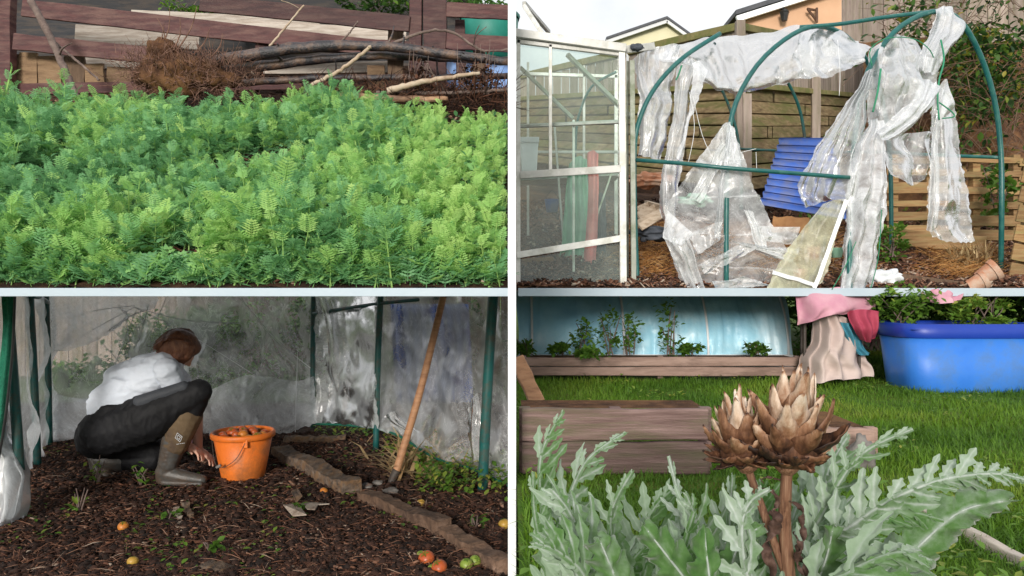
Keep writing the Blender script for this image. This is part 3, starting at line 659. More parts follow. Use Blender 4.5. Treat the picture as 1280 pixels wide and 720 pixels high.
# --- greenhouse
gh = thing('greenhouse', P(715,365,6.3), 'old aluminium greenhouse with dusty panes beside the torn polytunnel', 'greenhouse')
G0, G1 = 6.15, 8.4
def bar(a, b, w, Ya=G0, Yb=None, m='alu', nm='frame_bar', d=.035):
    Yb = Ya if Yb is None else Yb
    up = (1,0,0) if abs(a[0]-b[0]) < abs(a[1]-b[1])*.5 else (0,0,1)
    MB().beam(P(*a,Ya), P(*b,Yb), px2m(w,Ya), d, up=up).build(nm, M[m], gh, bevel=.003)
bar((644,42),(782,61),10,G0-.02,None,'alu','gutter',.07); bar((646,52),(776,68),5)
bar((777,60),(779,364),8,G0-.01,None,'alu','corner_post',.05); bar((790,76),(792,364),6,G0+.12,None,'alu_green','corner_post',.04)
bar((688,56),(688,218),4); bar((648,49),(648,364),5)
bar((709,68),(790,148),5,G0+.1,G0+.5,'alu_green'); bar((650,84),(716,148),4,G0+.3,G0+.4,'alu_green')
bar((648,158),(776,152),4.5,G0+.3); bar((650,219),(776,211),9,G0-.02)
bar((646,319),(776,298),8,G0-.02); bar((717,150),(717,364),3,G0+.35); 
bar((650,190),(778,190),3,G1-.6); bar((690,60),(655,7),5,G0+.15,G0+.3); bar((655,4),(686,40),5,G0+.4,G0+1.2)
bar((660,78),(660,330),3,G1); bar((730,82),(730,330),3,G1); bar((770,88),(770,330),4,G1); bar((648,92),(775,96),4,G1)
bar((693,155),(704,300),2.5,G0+1.2); bar((765,215),(722,340),2,G0+.9,G0+.9,'alu_green')
bar((782,62),(815,58),9,G0+.05,G0+.4,'alu','gutter_end',.06)
for q in [((650,56),(686,60),(686,155),(650,157)), ((690,61),(775,70),(775,151),(690,154)), ((650,160),(775,155),(775,208),(650,216)), ((650,224),(775,216),(775,294),(650,314)), ((650,324),(775,303),(775,366),(650,366))]:
    MB().quadboard([P(*q[3],G0+.02), P(*q[2],G0+.02), P(*q[1],G0+.02), P(*q[0],G0+.02)], .004).build('glass_pane', M['glass'], gh)
# side wall panes receding
mb = MB(); mb.quadboard([P(783,362,G0+.05), P(786,362,G0+.11), P(786,70,G0+.11), P(783,66,G0+.05)], .004); mb.build('glass_pane', M['glass'], gh)
mb = MB(); mb.blob(P(796,59,G0+.05), .045, 3, .5, 3, (1.3,.6,.7)); tag(mb.build('cloth_wad', M['darkcloth'], smooth=True), 'small grey rag stuffed on the greenhouse gutter end', 'rag')
# things inside the greenhouse
mb = sheet([[P(734,191,7.0),P(741,188,6.95),P(748,192,7.0)],[P(735,250,7.0),P(741,250,6.9),P(748,250,7.0)],[P(731,310,7.0),P(738,310,6.9),P(746,310,7.0)],[P(727,362,7.0),P(735,363,6.9),P(741,362,7.0)]], 14, 50, .02, 2, .015, 3)
tag(mb.build('pink_cloth', M['pinkcloth'], smooth=True), 'long strip of faded pink cloth hanging inside the greenhouse', 'cloth')
mb = sheet([[P(712,205,7.3),P(722,195,7.3),P(733,200,7.3)],[P(706,255,7.3),P(722,250,7.2),P(736,255,7.3)],[P(700,325,7.3),P(718,322,7.2),P(735,318,7.3)],[P(698,356,7.3),P(718,358,7.2),P(734,355,7.3)]], 26, 40, .05, 3, .04, 5)
tag(mb.build('green_cloth', M['greencloth'], smooth=True), 'faded green cloth hanging behind the pink strip in the greenhouse', 'cloth')
mb = sheet([[P(746,245,7.4),P(752,240,7.4),P(757,245,7.4)],[P(744,300,7.4),P(752,300,7.3),P(758,300,7.4)],[P(744,345,7.4),P(752,347,7.3),P(756,345,7.4)]], 14, 30, .03, 2, .03, 6)
tag(mb.build('dark_cloth', M['darkcloth'], smooth=True), 'dark grey cloth hanging at the right inside the greenhouse', 'cloth')
t = thing('wooden_box', P(672,364,6.9), 'brown wooden box on the greenhouse floor at the left', 'box')
MB().quadboard([P(655,364,6.9),P(691,364,6.9),P(690,325,6.9),P(653,328,6.9)], .3).build('body', M['brownbox'], t, bevel=.006)
MB().quadboard([P(652,329,6.88),P(692,326,6.88),P(692,321,6.88),P(652,323,6.88)], .33).build('lid', M['brownbox'], t, bevel=.004)
t = thing('plastic_crate', P(662,215,7.6), 'pale grey plastic tub on the greenhouse shelf at the left', 'tub')
MB().quadboard([P(652,214,7.6),P(671,214,7.6),P(673,176,7.6),P(650,176,7.6)], .2).build('body', M['whitebag'], t, bevel=.01)
MB().quadboard([P(649,178,7.58),P(674,178,7.58),P(674,171,7.58),P(649,171,7.58)], .24).build('rim', M['whitebag'], t, bevel=.006)
MB().quadboard([P(640,226,7.5),P(776,219,7.5),P(776,214,7.5),P(640,220,7.5)], .4).build('shelf', M['alu'], gh)
t = thing('blue_pot', P(688,262,7.4), 'small blue plastic bucket hung in the greenhouse', 'bucket')
mb = MB(); mb.lathe(P(690,265,7.4), [(0,0),(.055,0),(.075,.12),(.08,.125),(.068,.12),(.05,.01)], 20); mb.build('body', M['bluesheet'], t, smooth=True)
MB().tube(spl([P(680,251,7.4), P(690,238,7.4), P(700,251,7.4)], 9), .003, 5).build('handle', M['black'], t)

# --- polytunnel
pt = thing('polytunnel', P(1020,350,6.5), 'storm torn polytunnel of teal hoops draped with ripped clear polythene', 'polytunnel')
def hoop(pts, r=5.4, n=40, m='teal_steel', nm='hoop'):
    q = spl([P(*p) for p in pts], n); MB().tube(q, [px2m(r, 6.3)/2]*n, 12).build(nm, M[m], pt, smooth=True)
hoop([(797,356,6.3),(794,280,6.3),(793,190,6.3),(800,148,6.32),(820,108,6.36),(854,72,6.45),(900,42,6.6)], 6)
hoop([(893,55,6.7),(880,70,8.0),(905,118,8.4),(921,165,8.5),(926,215,8.5),(927,262,8.5)], 4.6, m='teal_dark')
hoop([(908,362,6.02),(908,270,6.02),(910,180,6.02),(920,128,6.05),(946,82,6.12),(980,50,6.2),(1012,34,6.3),(1040,36,6.4),(1065,52,6.6),(1088,84,6.9),(1104,130,7.1),(1112,190,7.2),(1114,255,7.25),(1114,322,7.3)], 6)
hoop([(968,84,7.6),(984,102,8.0),(998,132,8.15),(1005,165,8.2),(1007,205,8.2),(1005,262,8.2)], 5, m='teal_dark')
hoop([(1062,365,5.98),(1062,300,6.0),(1066,200,6.02),(1078,110,6.05),(1100,62,6.1),(1130,30,6.15),(1170,14,6.25),(1200,26,6.3),(1225,68,6.38),(1243,125,6.45),(1251,190,6.5),(1252,260,6.5),(1251,338,6.6)], 6.5)
hoop([(1000,34,6.3),(1050,30,6.28),(1110,21,6.26),(1178,13,6.25)], 5, 12, nm='ridge_pole')
hoop([(795,200,6.26),(850,204,6.04),(908,210,5.91),(985,216,5.89),(1062,222,5.9)], 5, 14, nm='side_rail')
hoop([(1112,190,7.2),(1150,193,6.95),(1252,197,6.5)], 4.6, 12, nm='side_rail')
hoop([(924,186,8.4),(965,188,8.3),(1007,190,8.2),(1112,190,7.25)], 4.2, 12, m='teal_dark', nm='side_rail')
hoop([(770,90,7.4),(740,108,7.6),(725,140,7.8),(720,170,7.9),(718,250,7.9)], 4, 20, nm='hoop')
def drape(rows, m, nu, nv, folds, fx, noi, seed, torn=.012, lab=None):
    o = sheet([[P(*p) for p in r] for r in rows], nu, nv, folds, fx, noi, seed, torn).build('cover_sheet', M[m], pt, smooth=True)
    if lab: o['label'] = lab
# left cloudy curtain
drape([[(792,72,6.5),(815,60,6.6),(850,56,6.6)],[(797,110,6.45),(818,105,6.5),(842,100,6.6)],[(797,150,6.45),(815,150,6.4),(838,148,6.5)],[(798,196,6.45),(812,198,6.4),(826,202,6.5)]], 'filmmilk', 50, 60, .03, 3, .07, 1)
# narrow strip left of centre
drape([[(846,70,6.5),(862,72,6.5),(872,88,6.5)],[(842,140,6.4),(850,140,6.4),(862,120,6.4)],[(833,190,6.35),(842,190,6.3),(856,190,6.35)],[(824,240,6.3),(838,246,6.25),(848,238,6.3)],[(828,270,6.3),(838,285,6.25),(846,272,6.3)]], 'filmmilk', 30, 70, .03, 2, .04, 2)
# top swag between first and second hoop
drape([[(808,72,6.7),(850,56,6.7),(900,46,6.9),(950,42,6.9),(1010,32,6.7),(1072,52,6.7)],[(842,80,6.5),(878,74,6.5),(910,76,6.5),(950,72,6.5),(1005,62,6.4),(1078,64,6.5)],[(862,82,6.4),(890,98,6.3),(918,110,6.3),(955,98,6.3),(1005,84,6.3),(1082,70,6.4)],[(868,88,6.4),(890,106,6.35),(918,118,6.35),(962,108,6.35),(1010,96,6.3),(1084,76,6.4)]], 'filmmilk', 110, 40, .04, 7, .07, 3)
# strip tearing down from the swag
drape([[(866,80,6.3),(874,78,6.3),(884,88,6.3)],[(864,120,6.25),(868,120,6.25),(876,118,6.25)],[(856,160,6.2),(860,160,6.2),(862,150,6.2)],[(846,196,6.2),(850,200,6.2),(852,190,6.2)]], 'filmwhite', 12, 40, .01, 1, .03, 14)
# big torn sheet at centre, pinched on the second hoop: overlapping flat facets
def facet(pts3, m, seed, nu=36, nv=36, fo=.012, no=.035):
    """three or four sided flap of film; each corner given as (px, py, Y)"""
    a, b, c, d = pts3; mid = lambda p, q: tuple((p[k]+q[k])/2 for k in range(3))
    drape([[a, mid(a,b), b], [mid(a,d), tuple((a[k]+b[k]+c[k]+d[k])/4 for k in range(3)), mid(b,c)], [d, mid(d,c), c]], m, nu, nv, fo, 2, no, seed)
facet([(907,154,6.0),(913,152,5.98),(930,200,5.96),(868,205,6.0)], 'filmmilk', 71)
facet([(868,204,6.0),(930,199,5.96),(948,246,5.98),(838,250,6.04)], 'filmthin', 72)
facet([(912,156,5.97),(918,160,5.97),(928,206,5.94),(905,214,5.93)], 'filmwhite', 73)
facet([(902,176,5.96),(910,186,5.95),(878,252,5.96),(862,246,5.98)], 'filmmilk', 74)
facet([(838,249,6.03),(950,243,5.98),(972,296,6.0),(832,292,6.06)], 'filmthin', 75)
facet([(835,262,5.98),(866,292,5.94),(850,306,5.95),(829,298,5.99)], 'filmwhite', 76)
facet([(940,282,5.96),(1002,284,6.0),(996,306,6.0),(948,300,5.96)], 'filmmilk', 78)
facet([(930,262,5.95),(940,264,5.94),(962,312,5.95),(944,308,5.95)], 'filmmilk', 79)
facet([(832,291,6.05),(975,295,6.0),(1000,340,6.05),(842,330,6.08)], 'film', 80, 70, 40, .02, .06)
facet([(829,296,5.99),(862,300,5.94),(884,364,5.97),(862,366,6.0)], 'filmmilk', 81, fo=.03)
facet([(910,300,5.94),(940,306,5.93),(1000,312,5.95),(990,330,5.96)], 'filmmilk', 91, fo=.02)
facet([(874,330,5.94),(930,304,5.93),(944,312,5.93),(880,344,5.94)], 'filmthin', 92, fo=.02)
facet([(890,352,5.95),(930,346,5.94),(962,356,5.95),(900,366,5.96)], 'filmmilk', 93, fo=.02)
facet([(908,165,5.95),(914,165,5.94),(900,300,5.93),(893,296,5.94)], 'filmthin', 94, fo=.02)
facet([(842,329,6.08),(995,338,6.05),(972,366,6.08),(858,366,6.1)], 'film', 82, 60, 30, .02, .06)
facet([(862,292,5.94),(905,276,5.93),(900,300,5.93),(872,318,5.93)], 'filmthin', 85)
# belly hanging between second and third hoop
drape([[(1000,38,6.4),(1040,34,6.4),(1090,60,6.5)],[(992,70,6.35),(1030,68,6.3),(1082,66,6.4)],[(1000,90,6.3),(1034,97,6.25),(1078,76,6.35)]], 'filmthin', 40, 30, .03, 3, .05, 5)
# right bundle: bag-like fold below the ridge
drape([[(1088,64,6.1),(1110,46,6.1),(1140,48,6.15),(1172,80,6.2)],[(1086,100,6.05),(1112,90,5.98),(1145,92,6.0),(1172,108,6.15)],[(1082,136,6.05),(1112,136,5.95),(1146,130,5.98),(1168,124,6.1)],[(1090,168,6.05),(1110,166,5.98),(1136,152,6.0),(1158,138,6.1)]], 'filmmilk', 90, 90, .05, 4, .09, 6)
drape([[(1172,10,6.2),(1188,8,6.18),(1208,34,6.28)],[(1168,34,6.15),(1186,34,6.12),(1200,46,6.2)],[(1156,58,6.1),(1170,62,6.05),(1184,66,6.15)],[(1150,84,6.1),(1162,90,6.05),(1174,90,6.15)]], 'filmwhite', 34, 50, .03, 3, .05, 7)
drape([[(1158,98,6.0),(1168,102,5.98),(1176,110,6.05)],[(1140,126,5.97),(1154,134,5.92),(1166,130,6.0)],[(1110,152,5.95),(1124,162,5.9),(1140,158,5.98)],[(1092,166,5.95),(1104,176,5.9),(1118,176,5.95)]], 'filmwhite', 30, 60, .03, 2, .05, 8)
drape([[(1086,150,6.0),(1096,148,5.95),(1106,152,6.0)],[(1066,200,5.97),(1090,200,5.9),(1108,205,5.97)],[(1058,250,5.96),(1086,250,5.88),(1108,255,5.96)],[(1058,300,5.97),(1078,300,5.9),(1100,300,5.97)],[(1050,362,6.0),(1066,366,5.98),(1092,358,6.0)]], 'filmwhite', 54, 110, .035, 3, .06, 9)
drape([[(1082,90,6.05),(1086,88,6.0),(1090,92,6.0)],[(1044,150,6.02),(1062,150,5.97),(1082,148,5.97)],[(1014,196,6.02),(1044,196,5.96),(1074,196,5.95)],[(998,230,6.05),(1030,240,5.98),(1070,246,5.94)],[(1004,262,6.05),(1040,252,6.0),(1062,256,5.97)]], 'film', 70, 80, .04, 4, .06, 10)
# torn strip hanging at right
drape([[(1162,120,6.2),(1176,112,6.2),(1192,128,6.25)],[(1163,190,6.2),(1180,190,6.15),(1201,190,6.22)],[(1160,235,6.2),(1184,240,6.15),(1211,236,6.22)],[(1160,272,6.2),(1184,280,6.14),(1214,276,6.22)],[(1166,296,6.2),(1196,304,6.18),(1220,302,6.22)]], 'filmthin', 50, 90, .02, 2, .04, 11, .02)
drape([[(1176,106,6.15),(1184,100,6.15),(1192,134,6.2)],[(1170,150,6.18),(1172,160,6.15),(1176,165,6.2)],[(1162,230,6.18),(1168,235,6.15),(1174,240,6.2)],[(1158,286,6.18),(1164,290,6.15),(1170,286,6.2)]], 'filmmilk', 22, 70, .015, 2, .03, 12)
drape([[(1106,168,6.3),(1135,166,6.4),(1165,165,6.4)],[(1106,196,6.3),(1135,200,6.4),(1164,204,6.4)],[(1112,214,6.3),(1140,232,6.4),(1160,220,6.4)]], 'film', 30, 30, .03, 2, .03, 13)
# yellowed door panel with white battens leaning low
drape([[(1030,254,5.98),(1046,250,5.97),(1062,248,5.97)],[(1000,290,5.97),(1022,290,5.95),(1046,292,5.95)],[(974,330,5.96),(1000,335,5.94),(1034,340,5.95)],[(958,362,5.96),(990,362,5.95),(1020,362,5.96)]], 'filmyellow', 50, 60, .015, 2, .03, 16)
for a, b in [((966,340),(1018,356)), ((1058,250),(1040,300)), ((1041,298),(1018,360))]:
    MB().beam(P(*a,5.93), P(*b,5.93), px2m(5,6), .012, seg=8, wob=.01).build('door_batten', M['white'], pt, bevel=.002)
# green edging cords and tapes, loose white strings
M['greentape'] = surf('green_tape', [(.01,.16,.08), (.02,.26,.13)], 6, .5, .2, 40)
def cord(pts, r, m='greentape', nm='edging_cord', n=20): MB().tube(spl([P(*p) for p in pts], n), r*.6, 6).build(nm, M[m], pt, smooth=True)
cord([(1090,82,5.98),(1088,62,5.98),(1108,48,5.98),(1140,48,5.98),(1160,60,6.0),(1168,74,6.05)], .007)
cord([(1176,50,6.05),(1180,75,6.0),(1174,100,6.0),(1172,125,6.0),(1174,150,6.0)], .012)
cord([(1174,128,6.0),(1190,140,6.0),(1192,146,6.0),(1178,148,6.0)], .009)
cord([(1101,86,5.93),(1097,115,5.9),(1091,140,5.9)], .013)
cord([(1102,262,5.92),(1098,320,5.92),(1088,362,5.95)], .006)
cord([(1070,302,5.9),(1058,330,5.9),(1040,362,5.93)], .006)
cord([(852,82,6.3),(848,94,6.3),(845,100,6.3)], .012)
for pts in [[(862,115,6.2),(868,160,6.2),(860,205,6.2)], [(866,120,6.2),(880,175,6.2),(905,220,6.1)], [(945,190,6.5),(946,215,6.5)], [(920,192,6.4),(945,186,6.4)], [(1047,50,6.2),(1050,90,6.2),(1049,120,6.2)]]:
    cord(pts, .0035, 'white', 'string', 10)

# --- blue corrugated sheet
mb = MB(); vs = []; nu, nv = 90, 8
for j in range(nv+1):
    for i in range(nu+1):
        f, q = i/nu, j/nv
        a = P(lerp(975,950,f), lerp(173,256,f), 7.9-.25*f); b = P(lerp(1040,1065,f), lerp(173,276,f), 7.7-.25*f)
        p = a.lerp(b, q); p.y += .022*math.sin(f*2*math.pi*10); p.z += .014*math.sin(f*2*math.pi*10); vs.append(p)
fs = [(j*(nu+1)+i, j*(nu+1)+i+1, (j+1)*(nu+1)+i+1, (j+1)*(nu+1)+i) for j in range(nv) for i in range(nu)]
mb.add(vs, fs); o = mb.build('corrugated_sheet', M['bluesheet'], smooth=True); sm = o.modifiers.new('thick', 'SOLIDIFY'); sm.thickness = .006
tag(o, 'blue corrugated roofing sheet leaning behind the second hoop', 'corrugated sheet')

# --- pallets standing as a fence at right
def pallet(label, px0, px1, rows, Y, uprights, mat='pallet', h=None):
    t = thing('pallet', P((px0+px1)/2, max(r[0] for r in rows)+8, Y), label, 'pallet', 'pallets standing on edge as a fence')
    for (py, hh) in rows:
        MB().beam(P(px0, py+rnd.uniform(-1,1), Y), P(px1, py+rnd.uniform(-1,1.5), Y), px2m(hh, Y), .022, seg=8, wob=.006).build('slat', M[mat], t, bevel=.003)
    for ux in uprights:
        MB().beam(P(ux, min(r[0] for r in rows)-6, Y+.07), P(ux, max(r[0] for r in rows)+8, Y+.07), px2m(9, Y), .09, up=(1,0,0), seg=3, wob=.003).build('block', M[mat], t, bevel=.004)
    return t
pallet('pallet of close broad boards standing behind the thin leg of the second hoop', 1108, 1208, [(200,8),(215,8),(235,14),(254,7),(270,11),(287,12)], 8.0, [1116,1160,1200])
pallet('pallet with wide gaps standing behind the right leg of the tunnel', 1200, 1278, [(200,7),(218,7),(238,9),(256,9),(275,13),(294,13)], 7.9, [1218,1268])
pallet('pallet end standing at the extreme right behind the leaning boards', 1274, 1330, [(204,9),(222,9),(242,11),(262,11),(282,12)], 7.9, [1285,1320])
tag(MB().beam(P(1112,296,7.5), P(1232,306,7.2), px2m(20,7.4), .06, seg=8, wob=.01).build('plank', M['pallet'], bevel=.006), 'thick brown plank lying on edge at the foot of the pallets', 'plank')
t = thing('pallet', P(1275,350,6.4), 'mossy slatted boards leaning at the right edge in front of the tunnel leg', 'pallet')
for i in range(7):
    MB().beam(P(1262+i*3.2,338-i*24,6.4+i*.03), P(1330,352-i*24,6.4+i*.03), px2m(21,6.4), .02, seg=5, wob=.005).build('slat', M['pallet'], t, bevel=.003)
MB().beam(P(1275,350,6.5), P(1298,170,6.7), .08, .06, up=(1,0,0)).build('block', M['pallet'], t)
t = thing('pallet', P(812,285,7.4), 'pale broken pallet lying on the straw just right of the greenhouse', 'pallet')
for i, (a, b) in enumerate([((798,262),(812,256)), ((797,270),(822,258)), ((797,280),(832,262)), ((800,284),(834,265))][:4]):
    MB().beam(P(*a,7.3-.2*i), P(*b,7.6-.2*i), .07, .022, up=(0,.6,.8), seg=3, wob=.003).build('slat', M['palletpale'], t, bevel=.003)
MB().beam(P(832,262,7.1), P(808,255,7.7), .07, .05).build('block', M['palletpale'], t)

# --- ground things
tag(MB().beam(P(1120,346,6.28), P(1205,358,6.05), px2m(10,6.2), .05, seg=6, wob=.008).build('plank', M['oldwood'], bevel=.004), 'brown plank edging the soil beside the terracotta pots', 'plank')
tag(MB().beam(P(800,330,6.9), P(832,322,7.1), px2m(6,7), .05, seg=4, wob=.008).build('plank', M['pallet'], bevel=.004), 'short orange brown plank on the soil left of the torn sheet', 'plank')
tag(MB().beam(P(965,280,7.7), P(1010,284,7.6), px2m(20,7.7), .1, seg=8, wob=.03).build('plank', M['brownbox'], bevel=.006), 'split reddish log under the blue corrugated sheet', 'log')
def pot(px, py, Y, ang, sc_, label):
    rot = Matrix.Rotation(R(ang), 3, 'Y') @ Matrix.Rotation(R(18), 3, 'X')
    t = thing('plant_pot', P(px,py,Y), label, 'plant pot', 'terracotta pots lying by the tunnel leg'); c = P(px,py,Y)
    prof = [(0,0),(.055,0),(.078,.125)]; mb = MB(); mb.lathe(c, [(r_*sc_, z*sc_) for r_, z in prof+[(.072,.125),(.05,.01),(0,.01)]], 32, rot=rot); mb.build('body', M['terracotta'], t, smooth=False)
    mb = MB(); mb.lathe(c, [(r_*sc_, z*sc_) for r_, z in [(.078,.12),(.088,.122),(.092,.165),(.084,.168),(.076,.13)]], 32, rot=rot); mb.build('rim', M['terracotta'], t)
pot(1210,358,6.02,62,.85,'terracotta pot lying lowest, nearest the front edge'); pot(1222,349,6.1,55,1.0,'larger terracotta pot lying nested behind the front one')
mb = MB(); mb.blob(P(1106,349,6.15), .115, 4, .5, 2.2, (1.2,.8,.75)); tag(mb.build('plastic_sack', M['whitebag'], smooth=True), 'crumpled white plastic sack lying at the foot of the white film bundle', 'sack')
M['pinkball'] = surf('faded_red_plastic', [(.60,.16,.12), (.75,.28,.2)], 4, .5, .2, 20)
for i, (px, py, m, r_, lab) in enumerate([(1000,345,'pinkball',.06,'faded red pot behind the yellowed film panel, lower one'), (1018,318,'pinkball',.06,'faded red pot behind the yellowed film panel, upper one'), (1046,316,'greencloth',.05,'pale green pot behind the yellowed film panel')]):
    mb = MB(); mb.lathe(P(px,py+6,6.25), [(0,0),(r_*.8,0),(r_*1.1,r_*1.6),(r_*1.2,r_*1.65),(r_,r_*1.5),(r_*.7,.01)], 24); tag(mb.build('plastic_pot', M[m], smooth=True), lab, 'pot')
# bark log, cloth heap
for (px, py, Y, r_, sc3, m, nm, lab, cat) in [(812,225,8.3,.16,(1.5,.7,.5),'terracotta','stump','reddish rotten log on the orange straw behind the left tunnel leg','log'), (815,292,6.9,.13,(1.5,.8,.5),'darkcloth','cloth_heap','dark blue grey cloth heaped beside the pale pallet','cloth'), (872,250,7.6,.12,(1.3,.8,.5),'greencloth','green_sack','faded green sack behind the torn centre sheet','sack')]:
    mb = MB(); mb.blob(P(px,py,Y), r_, 4, .7, 2.4, sc3); tag(mb.build(nm, M[m], smooth=True), lab, cat)
# litter and straw
sc = Scatter()
for k in range(15000):
    y = 6.02+rnd.random()**1.4*5.5; x = .03+rnd.random()*(.74*y)
    sc.put(CHIP[rnd.randrange(8)], (x, y, zTR(y)+.018), rotm(rnd.random()*6.3, R(rnd.uniform(0,50))), rnd.uniform(.02,.085), rnd.random()**.8)
o = sc.build('upper_right_litter', M['debris']); o['kind'] = 'stuff'
sc = Scatter()
for k in range(7500):
    px = rnd.choice([rnd.gauss(815,22), rnd.gauss(940,40), rnd.gauss(990,26), rnd.uniform(790,1100), rnd.gauss(1200,26)]); Y = rnd.uniform(6.3, 9.0)
    if 1100 < px: Y = rnd.uniform(6.2,7.6)
    x = (px-640)/F*Y
    if x < .05: continue
    sc.put(TWIG, (x, Y, zTR(Y)+rnd.uniform(.0,.06)), rotm(rnd.random()*6.3, R(rnd.uniform(-5,30))), rnd.uniform(.05,.2), rnd.random())
o = sc.build('orange_straw', M['orange_straw']); o['kind'] = 'stuff'
sc = Scatter()
for k in range(420):
    px = rnd.uniform(1190,1240); Y = 6.9+rnd.uniform(-.2,.2)
    sc.put(BL_[k % 3], ((px-640)/F*Y, Y, zTR(Y)+.01), rotm(rnd.random()*6.3, R(rnd.uniform(10,80))), rnd.uniform(.08,.26), rnd.uniform(.3,1))
o = sc.build('dry_grass', M['straw']); o['kind'] = 'stuff'
# bramble and shrubs on the right
def bramble(c, rx, ry, rz, n, label, seed, canes=60):
    r = random.Random(seed); c = Vector(c); t = thing('bramble_bush', c-Vector((0,0,rz)), label, 'bush', 'brambles and shrubs above the pallets'); mb = MB()
    for i in range(canes):
        p = c+Vector((rx*r.uniform(-1,1), ry*r.uniform(-1,1), rz*r.uniform(-1,1))); d = Vector((r.uniform(-1,1), r.uniform(-.4,.4), r.uniform(-.5,1))).normalized()*r.uniform(.3,1.0)*rz
        mb.tube(spl([p-d*.6, p+Vector((0,0,.12)), p+d*.6], 8), [.005,.002], 4, cap=False)
    mb.build('stems', M['canes'], t); s = Scatter()
    for i in range(n):
        q = c+Vector((rx*r.gauss(0,.5), ry*r.gauss(0,.5), rz*r.gauss(0,.5)))
        if nz(q.x*1.8+seed, q.y*1.8, q.z*1.8) < -.05: continue
        s.put(LEAF[r.randrange(3)], q, rotm(r.random()*6.3, R(r.uniform(-70,40)), R(r.uniform(-40,40))), r.uniform(.05,.13), r.random()**1.2)
    s.build('leaves', M['shrubleaf'], t); return t
M['canes'] = surf('bramble_canes', [(.05,.025,.015), (.11,.06,.035), (.17,.11,.06)], 10, .6, .2, 50)
M['canes2'] = M['canes']
bramble(P(1225,60,8.9), .95, .5, 1.0, 3600, 'tall tangled bramble with yellowing leaves behind the right tunnel leg', 21, 170)
bramble(P(1245,165,8.5), .75, .4, .75, 1100, 'thin brown bramble canes just above the gappy pallet', 22, 190)
bramble(P(1155,85,9.4), .55, .4, .8, 1500, 'brown bramble with dark green leaves behind the film bundle', 23, 120)
bramble(P(1050,255,8.6), .3, .3, .12, 200, 'small trailing bramble growing over the blue corrugated sheet', 24, 14)
shrub('leafy_weed', P(1250,235,7.6), .17, .12, .26, 110, 'weed', .10, 'bright green weed climbing behind the right tunnel leg', 'weed', (.0,.5), 5, seed=25)
shrub('leafy_weed', P(1112,300,6.9), .16, .12, .16, 260, 'weed', .06, 'green weed at the foot of the second hoop leg, left of the long plank', 'weed', (.1,.7), 6, seed=26)
shrub('leafy_weed', P(1062,170,8.4), .22, .15, .08, 120, 'weed', .06, 'small trailing weed on top of the blue corrugated sheet', 'weed', (.3,.9), 4, seed=27)
# earth bank with dead canes behind pallets
mb = MB(); vs = []
for j in range(20):
    for i in range(50):
        px = 1075+i*5.6; v = j/19; p = P(px, 300-v*250, 9.3+v*1.6); p += Vector((0, .3*nz(px*.03, v*4), 0)); vs.append(p)
mb.add(vs, [(j*50+i, j*50+i+1, (j+1)*50+i+1, (j+1)*50+i) for j in range(19) for i in range(49)])
structure(mb.build('earth_bank', M['soil_light'], smooth=True))

mb = MB()
for (x0, x1, Y0, Y1) in ((925,640,9.2,13.2),(925,1100,9.2,11.8)):
    vs = [P(x0,250,Y0), P(x1,230,Y1), P(x1,127,Y1), P(x0,109,Y0)]; b = [v_+Vector((0,1.5,0)) for v_ in vs]
    mb.add(vs+b, [(0,1,2,3),(3,2,6,7)])
structure(mb.build('earth_bank', M['soil']))  # dark soil slab added behind the sleepers, blocking sky light through their gaps
# ================================================================== lower left: inside the polytunnel
M['filmback'] = film('tunnel_film', .06, .52, 2.0, (.97,.98,1.0), (1,1,.7), .3, gloss=.35)
M['filmdirty'] = film('dirty_bunched_film', .75, 1.0, 4, (.80,.83,.85), rough=.3, dirt=(.10,.06,.05))
M['filmleft'] = film('side_film', .2, .8, 3, (.88,.91,.94), rough=.3, gloss=.25)
M['hem'] = surf('green_hem_cord', [(.005,.09,.06), (.01,.14,.09)], 8, .5, .2, 40)
M['orangeplastic'] = surf('orange_plastic', [(.66,.14,.015), (.74,.19,.025)], 4, .5, .25, 50, dirt=(.34,.11,.03), dscale=5)
M['handlewood'] = surf('worn_ash_handle', [(.36,.17,.08), (.50,.28,.15)], 8, .55, .3, 40, (3,3,12), dirt=(.26,.12,.06), dscale=4)
M['steel'] = surf('muddy_steel', [(.03,.022,.018), (.08,.065,.055)], 12, .6, .4, 60)
M['rottenwood'] = surf('rotten_grey_wood', [(.035,.026,.02), (.11,.08,.06), (.22,.17,.13)], 10, .9, .9, 40, (3,1,3), dirt=(.20,.11,.05), dscale=6)
M['rottenbrown'] = surf('rotten_brown_wood', [(.05,.028,.018), (.16,.095,.06), (.27,.175,.125)], 10, .9, .9, 40, dirt=(.05,.028,.02), dscale=6)
M['palebark'] = surf('pale_bark', [(.28,.22,.17), (.46,.40,.34)], 14, .9, .6, 40, dirt=(.15,.10,.07), dscale=9)
M['tomred'] = surf('tomato_red', [(.34,.05,.015), (.50,.13,.03)], 14, .35, .15, 40, dirt=(.30,.07,.03), dscale=20)
M['tomorange'] = surf('tomato_orange', [(.44,.13,.02), (.54,.22,.04)], 14, .4, .15, 40)
M['tomgreen'] = surf('tomato_green', [(.15,.24,.03), (.28,.32,.06)], 14, .4, .15, 40)
M['tomyellow'] = surf('yellow_fruit', [(.36,.20,.03), (.46,.30,.06)], 14, .4, .15, 40)
M['stone'] = surf('grey_stone', [(.10,.09,.085), (.24,.22,.20)], 12, .8, .6, 40)
M['bluegrey'] = surf('blue_grey_board', [(.12,.17,.26), (.24,.31,.42)], 4, .7, .4, 20)
def post(pts, wpx, label, m='teal_dark', n=12, group='teal tunnel posts'):
    q = spl([P(*p) for p in pts], n); o = MB().tube(q, px2m(wpx/2, pts[0][2]), 14).build('tunnel_post', M[m], smooth=True)
    return tag(o, label, 'post', group)
post([(28,650,4.0),(20,520,3.98),(8,360,3.95)], 12, 'thick teal post nearest the left edge, in front of the bunched film')
